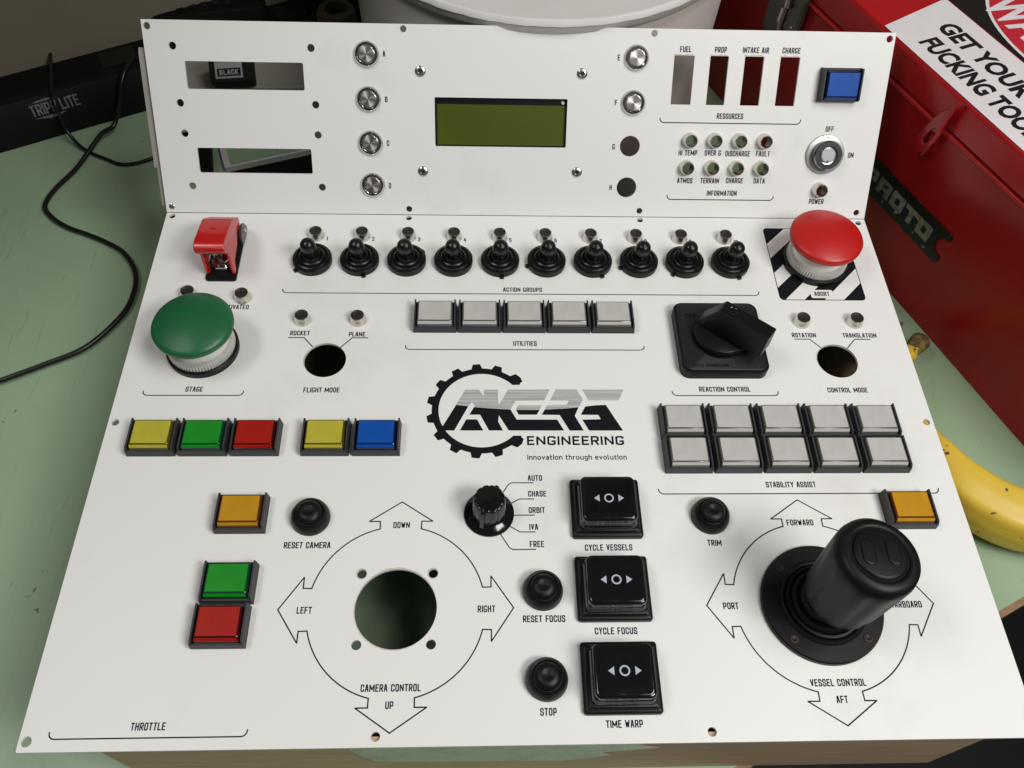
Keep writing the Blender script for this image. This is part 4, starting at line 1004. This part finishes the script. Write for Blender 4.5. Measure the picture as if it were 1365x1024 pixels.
# steel hasp further along
h1 = [(-192, 126), (-192, 82), (-178, 80), (-174, 86), (-172, 110), (-174, 126)]
G().plate([h1], 0.1, 4.0).link('hasp_plate', M_metal, tb, FM, smooth=25)
h2 = [(-171, 126), (-170, 96), (-166, 88), (-160, 92), (-157, 103), (-157, 126)]
hp = G().plate([h2], 1.0, 6.5).link('hasp_flap', M_metal, tb, FM, smooth=25)
lm = hp.modifiers.new('soft edges', 'BEVEL'); lm.width = 0.001; lm.segments = 2; lm.limit_method = 'ANGLE'; lm.angle_limit = 0.7
G().tube([(-174, 92, 5), (-171, 100, 9), (-172.5, 108, 7), (-168, 112, 9.5), (-171, 120, 7), (-169, 126, 8)], 2.3, 10).link('hasp_hinge_pin', M_chrome, tb, FM)
G().lathe([(3.2, 6.4), (3.0, 7.4), (1.6, 7.8), (0, 7.8)], 20).link('hasp_rivet', M_metal, tb, FM @ T(-163.5, 98, 0))
# stickers on the lid
ST = ontop(0, 0)
G().flat([[(-96.3, 1.6), (170, 1.6), (170, 55.2), (-105.5, 55.2)]], .12).link('slogan_sticker', M_sticker, tb, ST, smooth=0)
font_text('slogan_print', 'GET YOUR', M_stickerblack, tb, ST @ T(-84.0, 30.4, .2), 18.0, bold=.75, shear=0.0, width=71)
font_text('slogan_print', 'FUCKING TOOLS', M_stickerblack, tb, ST @ T(-76.0, 10.7, .2), 18.0, bold=.75, shear=0.0, width=97)
G().flat([[(-105.0, 56.0), (170, 56.0), (170, 150), (-105, 150)]], .12).link('warning_sticker', M_stickerblack, tb, ST, smooth=0)
def oval(cx, cy, a, b, n=72): return [(cx + a * math.cos(2 * PI * i / n), cy + b * math.sin(2 * PI * i / n)) for i in range(n)]
ocx, ocy = -38.0, 101.0
G().flat([oval(ocx, ocy, 68.5, 42.0)], .2).link('warning_oval_border', M_sticker, tb, ST, smooth=0)
G().flat([oval(ocx, ocy, 66.3, 39.9)], .26).link('warning_oval', M_stickerred, tb, ST, smooth=0)
font_text('warning_print', 'WARNING', M_sticker, tb, ST @ T(-93, 71.5, .34), 40, bold=1.3, shear=0.0, width=108)

# banana, peeled shape with five soft ridges
bp = [(-6 + 452, 112 - 62, 14), (443, 74, 15), (433, 96, 16), (435, 122, 17), (444, 145, 17), (457, 163, 17), (476, 176, 17), (500, 181, 17), (524, 181, 17), (546, 177, 17), (566, 167, 15), (578, 159, 13)]
rad = [4.6, 5.4, 7.8, 11.5, 14.5, 16.3, 16.8, 16.8, 16.2, 14, 9, 4.5]
bp[0] = (455, 61, 13); 
cl = spline([Vector((u - 210, -v, z)) for u, v, z in bp], 6)
def interp(k): 
    i = min(int(k), len(rad) - 2); t = k - i; t = t * t * (3 - 2 * t); return rad[i] * (1 - t) + rad[i + 1] * t
rings = []; nseg = 40
for i, p in enumerate(cl):
    t = (cl[min(i + 1, len(cl) - 1)] - cl[max(i - 1, 0)]).normalized(); a_ = Vector((0, 0, 1)).cross(t).normalized(); b_v = t.cross(a_)
    r = interp(i / 6)
    ring = []
    for j in range(nseg):
        q_ = 2 * PI * j / nseg; k = 1 + 0.05 * math.cos(5 * q_ + .6) + .02 * math.cos(10 * q_ + 1.2)
        ring.append(tuple(p + (a_ * math.cos(q_) + b_v * math.sin(q_)) * r * k))
    rings.append(ring)
lift = -min(v[2] for r_ in rings[18:60] for v in r_) + 0.1
rings = [[(x, y, z + lift) for x, y, z in r_] for r_ in rings]
bo = Vector((456 - 210, -142, 0))
ban = G().loft([[(x - bo.x, y - bo.y, z) for x, y, z in r_] for r_ in rings]).link('banana', M_banana, None, T(bo.x, bo.y, 0), smooth=60)
tag(ban, 'ripe yellow banana with brown spots on the green table right of the panel', 'banana')
g = G(); p0 = cl[0] + Vector((0, 0, lift)) - bo; d0 = (cl[0] - cl[3]).normalized()
g.tube([p0 - d0 * 3, p0 + d0 * 1, p0 + d0 * 6, p0 + d0 * 11, p0 + d0 * 12.5], [4.9, 5.2, 5.8, 6.2, 5.0], 14)
g.link('stem_tip', mat('brown stem', (0.09, 0.05, 0.025), 0.8, var=0.6, vscale=250, col2=(0.30, 0.22, 0.05), bump=.6, bscale=500), ban, T(0, 0, 0), smooth=50)

# power strip
so = Vector((-164 - 210, 122, 0))
ps = bpy.data.objects.new('power_strip', None); COL.objects.link(ps)
ps.matrix_world = Matrix.Translation(so * MM) @ Matrix.Rotation(math.atan2(sd.y, sd.x), 4, 'Z'); ps.empty_display_size = .02
tag(ps, 'long black power strip with pale lettering against the wall at upper left', 'power strip')
G().loft([[(x, 0, 0.3), (x, 1.5, 14), (x, 9, 30), (x, 13, 31.5), (x, 40, 31.5), (x, 41, 0.3)] for x in (-330, 330)]).link('strip_body', M_strip, ps, smooth=20)
# sloping front carries the print
slope = math.degrees(math.atan2(16, 7.5))
g = G()
PM = T(0, 1.5, 14) @ RX(slope)
text_geo(g, 'TRIPP LITE', 49.0, 8.6, cap=8.0, gw=3.7, gap=.55, sw=1.15, space=1.6)
g.flat([[(34.5, 13.6), (39, 14.8), (45, 15.1), (51, 14.4), (53, 13.6)]]); g.flat([[(32, 3.4), (37, 2.7), (43, 1.4), (50, 1.9), (55, 3.4)]])
g.link('strip_lettering', M_striplogo, ps, PM @ T(0, 0, .15), smooth=0)
for k in range(4):
    G().box(90 + k * 45, 116 + k * 45, 17, 36, 31.5, 32.1, ch=.3).link('outlet', M_gloss, ps, smooth=0)

# cables on the table
def cable(pts, r, label, name='cable', flat=False):
    P3 = spline([Vector((u - 210, -v, z)) for u, v, z in pts], 10)
    o0 = P3[len(P3) // 2]
    o = G().tube([p - Vector((o0.x, o0.y, 0)) for p in P3], r, 12).link(name, M_cable, None, T(o0.x, o0.y, 0), smooth=60)
    return tag(o, label, 'cable')
cable([(-150, 108, 3), (-118, 87, 3), (-99, 77.5, 3), (-79.2, 66.7, 2.6), (-57, 53, 2.6), (-41.5, 29, 2.6), (-37.8, 10, 2.6), (-40.8, -8, 2.6), (-52, -24.5, 2.6), (-65, -33.5, 2.6), (-79, -40.5, 2.6), (-95, -47.5, 2.6), (-108, -57, 2.6), (-115.2, -68, 2.6), (-112.5, -84, 2.6), (-103, -106, 2.8), (-92, -135, 7.5), (-86, -147, 6), (-80, -158, 18), (-75, -170, 33), (-70, -190, 36)], 1.65, 'black cable curling across the green table at left')
cable([(-140, -215, 33.5), (-133, -192, 33.2), (-126.9, -172, 33.4), (-122, -156, 34), (-118.5, -144, 31), (-116.7, -138.6, 21), (-113.7, -133.9, 9), (-103.2, -125.4, 2), (-86, -116.2, 1.6), (-71.2, -110.5, 1.6), (-54, -116.7, 1.6), (-40, -130, 2), (-10, -150, 2)], 1.3, 'thin black cable passing under the thicker cable near the power strip')

# things behind the upper plate, seen through its slots
gb = G().loft([rr(-66, 66, -40, 40, 4, z, 5) for z in (0.3, 29)] + [rr(-65, 65, -39, 39, 4, 30, 5)]).link('storage_box', M_greybox, None, T(28 - 210, 203.0, 0) @ RZ(3), smooth=30)
tag(gb, 'grey storage box behind the upper plate, seen through its top slot', 'box')
ink = G().loft([rr(-15, 15, -11, 11, 1.5, z, 4) for z in (0, 12)] + [rr(-14.4, 14.4, -10.4, 10.4, 1.5, 12.6, 4)]).link('ink_box', M_strip, None, T(7 - 210, 167, 39.5) @ RZ(7) @ RX(38), smooth=20)
tag(ink, 'small black ink cartridge box lying on the grey storage box', 'ink box')
G().flat([[(-11, -7.8), (8, -7.8), (8, 8.5), (-11, 8.5)]]).link('ink_label', M_greyprint, ink, T(0, 0, 12.7), smooth=0)
G().flat([[(-9.6, -6.4), (6.6, -6.4), (6.6, -.8), (-9.6, -.8)]]).link('ink_label_band', M_strip, ink, T(0, 0, 12.75), smooth=0)
text_geo(G(), 'BLACK', -1.5, -3.6, cap=3.6, gw=2.3, gap=.5, sw=.75).link('ink_lettering', M_greyprint, ink, T(0, 0, 12.8), smooth=0)
fb = G().box(-42, 44, -11, 11, 0.2, 3.2, ch=.8).link('black_tablet', M_strip, None, T(-170.5, 103, 0) @ RZ(19), smooth=20)
tag(fb, 'flat black device on the table in front of the grey frame', 'device')
fr = G().plate([rr(-34, 34, -15, 15, 1), rr(-29.5, 31.5, -13, 13, 1)[::-1]], 0.2, 4).link('plastic_frame', M_frame, None, T(-181, 130.5, 0) @ RZ(19), smooth=30)
tag(fr, 'pale grey plastic frame lying on the table behind the lower slot', 'frame')
bb = G().box(-13, 13, -20, 20, 0.2, 10, ch=1.0).link('black_adapter', M_strip, None, T(-233, 118, 0) @ RZ(12), smooth=20)
tag(bb, 'black power adapter beside the grey frame behind the panel', 'adapter')
bb = G().box(-45, 42, -26, 26, 0.2, 42, ch=3.0).link('charger', M_strip, None, T(-28 - 210, 262, 0) @ RZ(12), smooth=30)
tag(bb, 'black charger at the foot of the wall above the panel corner', 'charger')
for k in range(5): G().box(-24 + k * 9, -19 + k * 9, -20, 14, 42.2, 42.8).link('cooling_rib', M_gloss, bb, smooth=0)
rp = G().lathe([(0, 0), (15, 0), (16, 2), (15.5, 34), (14, 37), (9, 38), (8.5, 30), (0, 30)], 40).link('cloth_roll', mat('brown cloth tape', (0.16, 0.13, 0.09), .8, var=.3, vscale=60, bump=.5, bscale=300), None, T(72 - 210, 250, 0.2), smooth=40)
tag(rp, 'brown roll of tape behind the panel left of the bucket', 'roll')
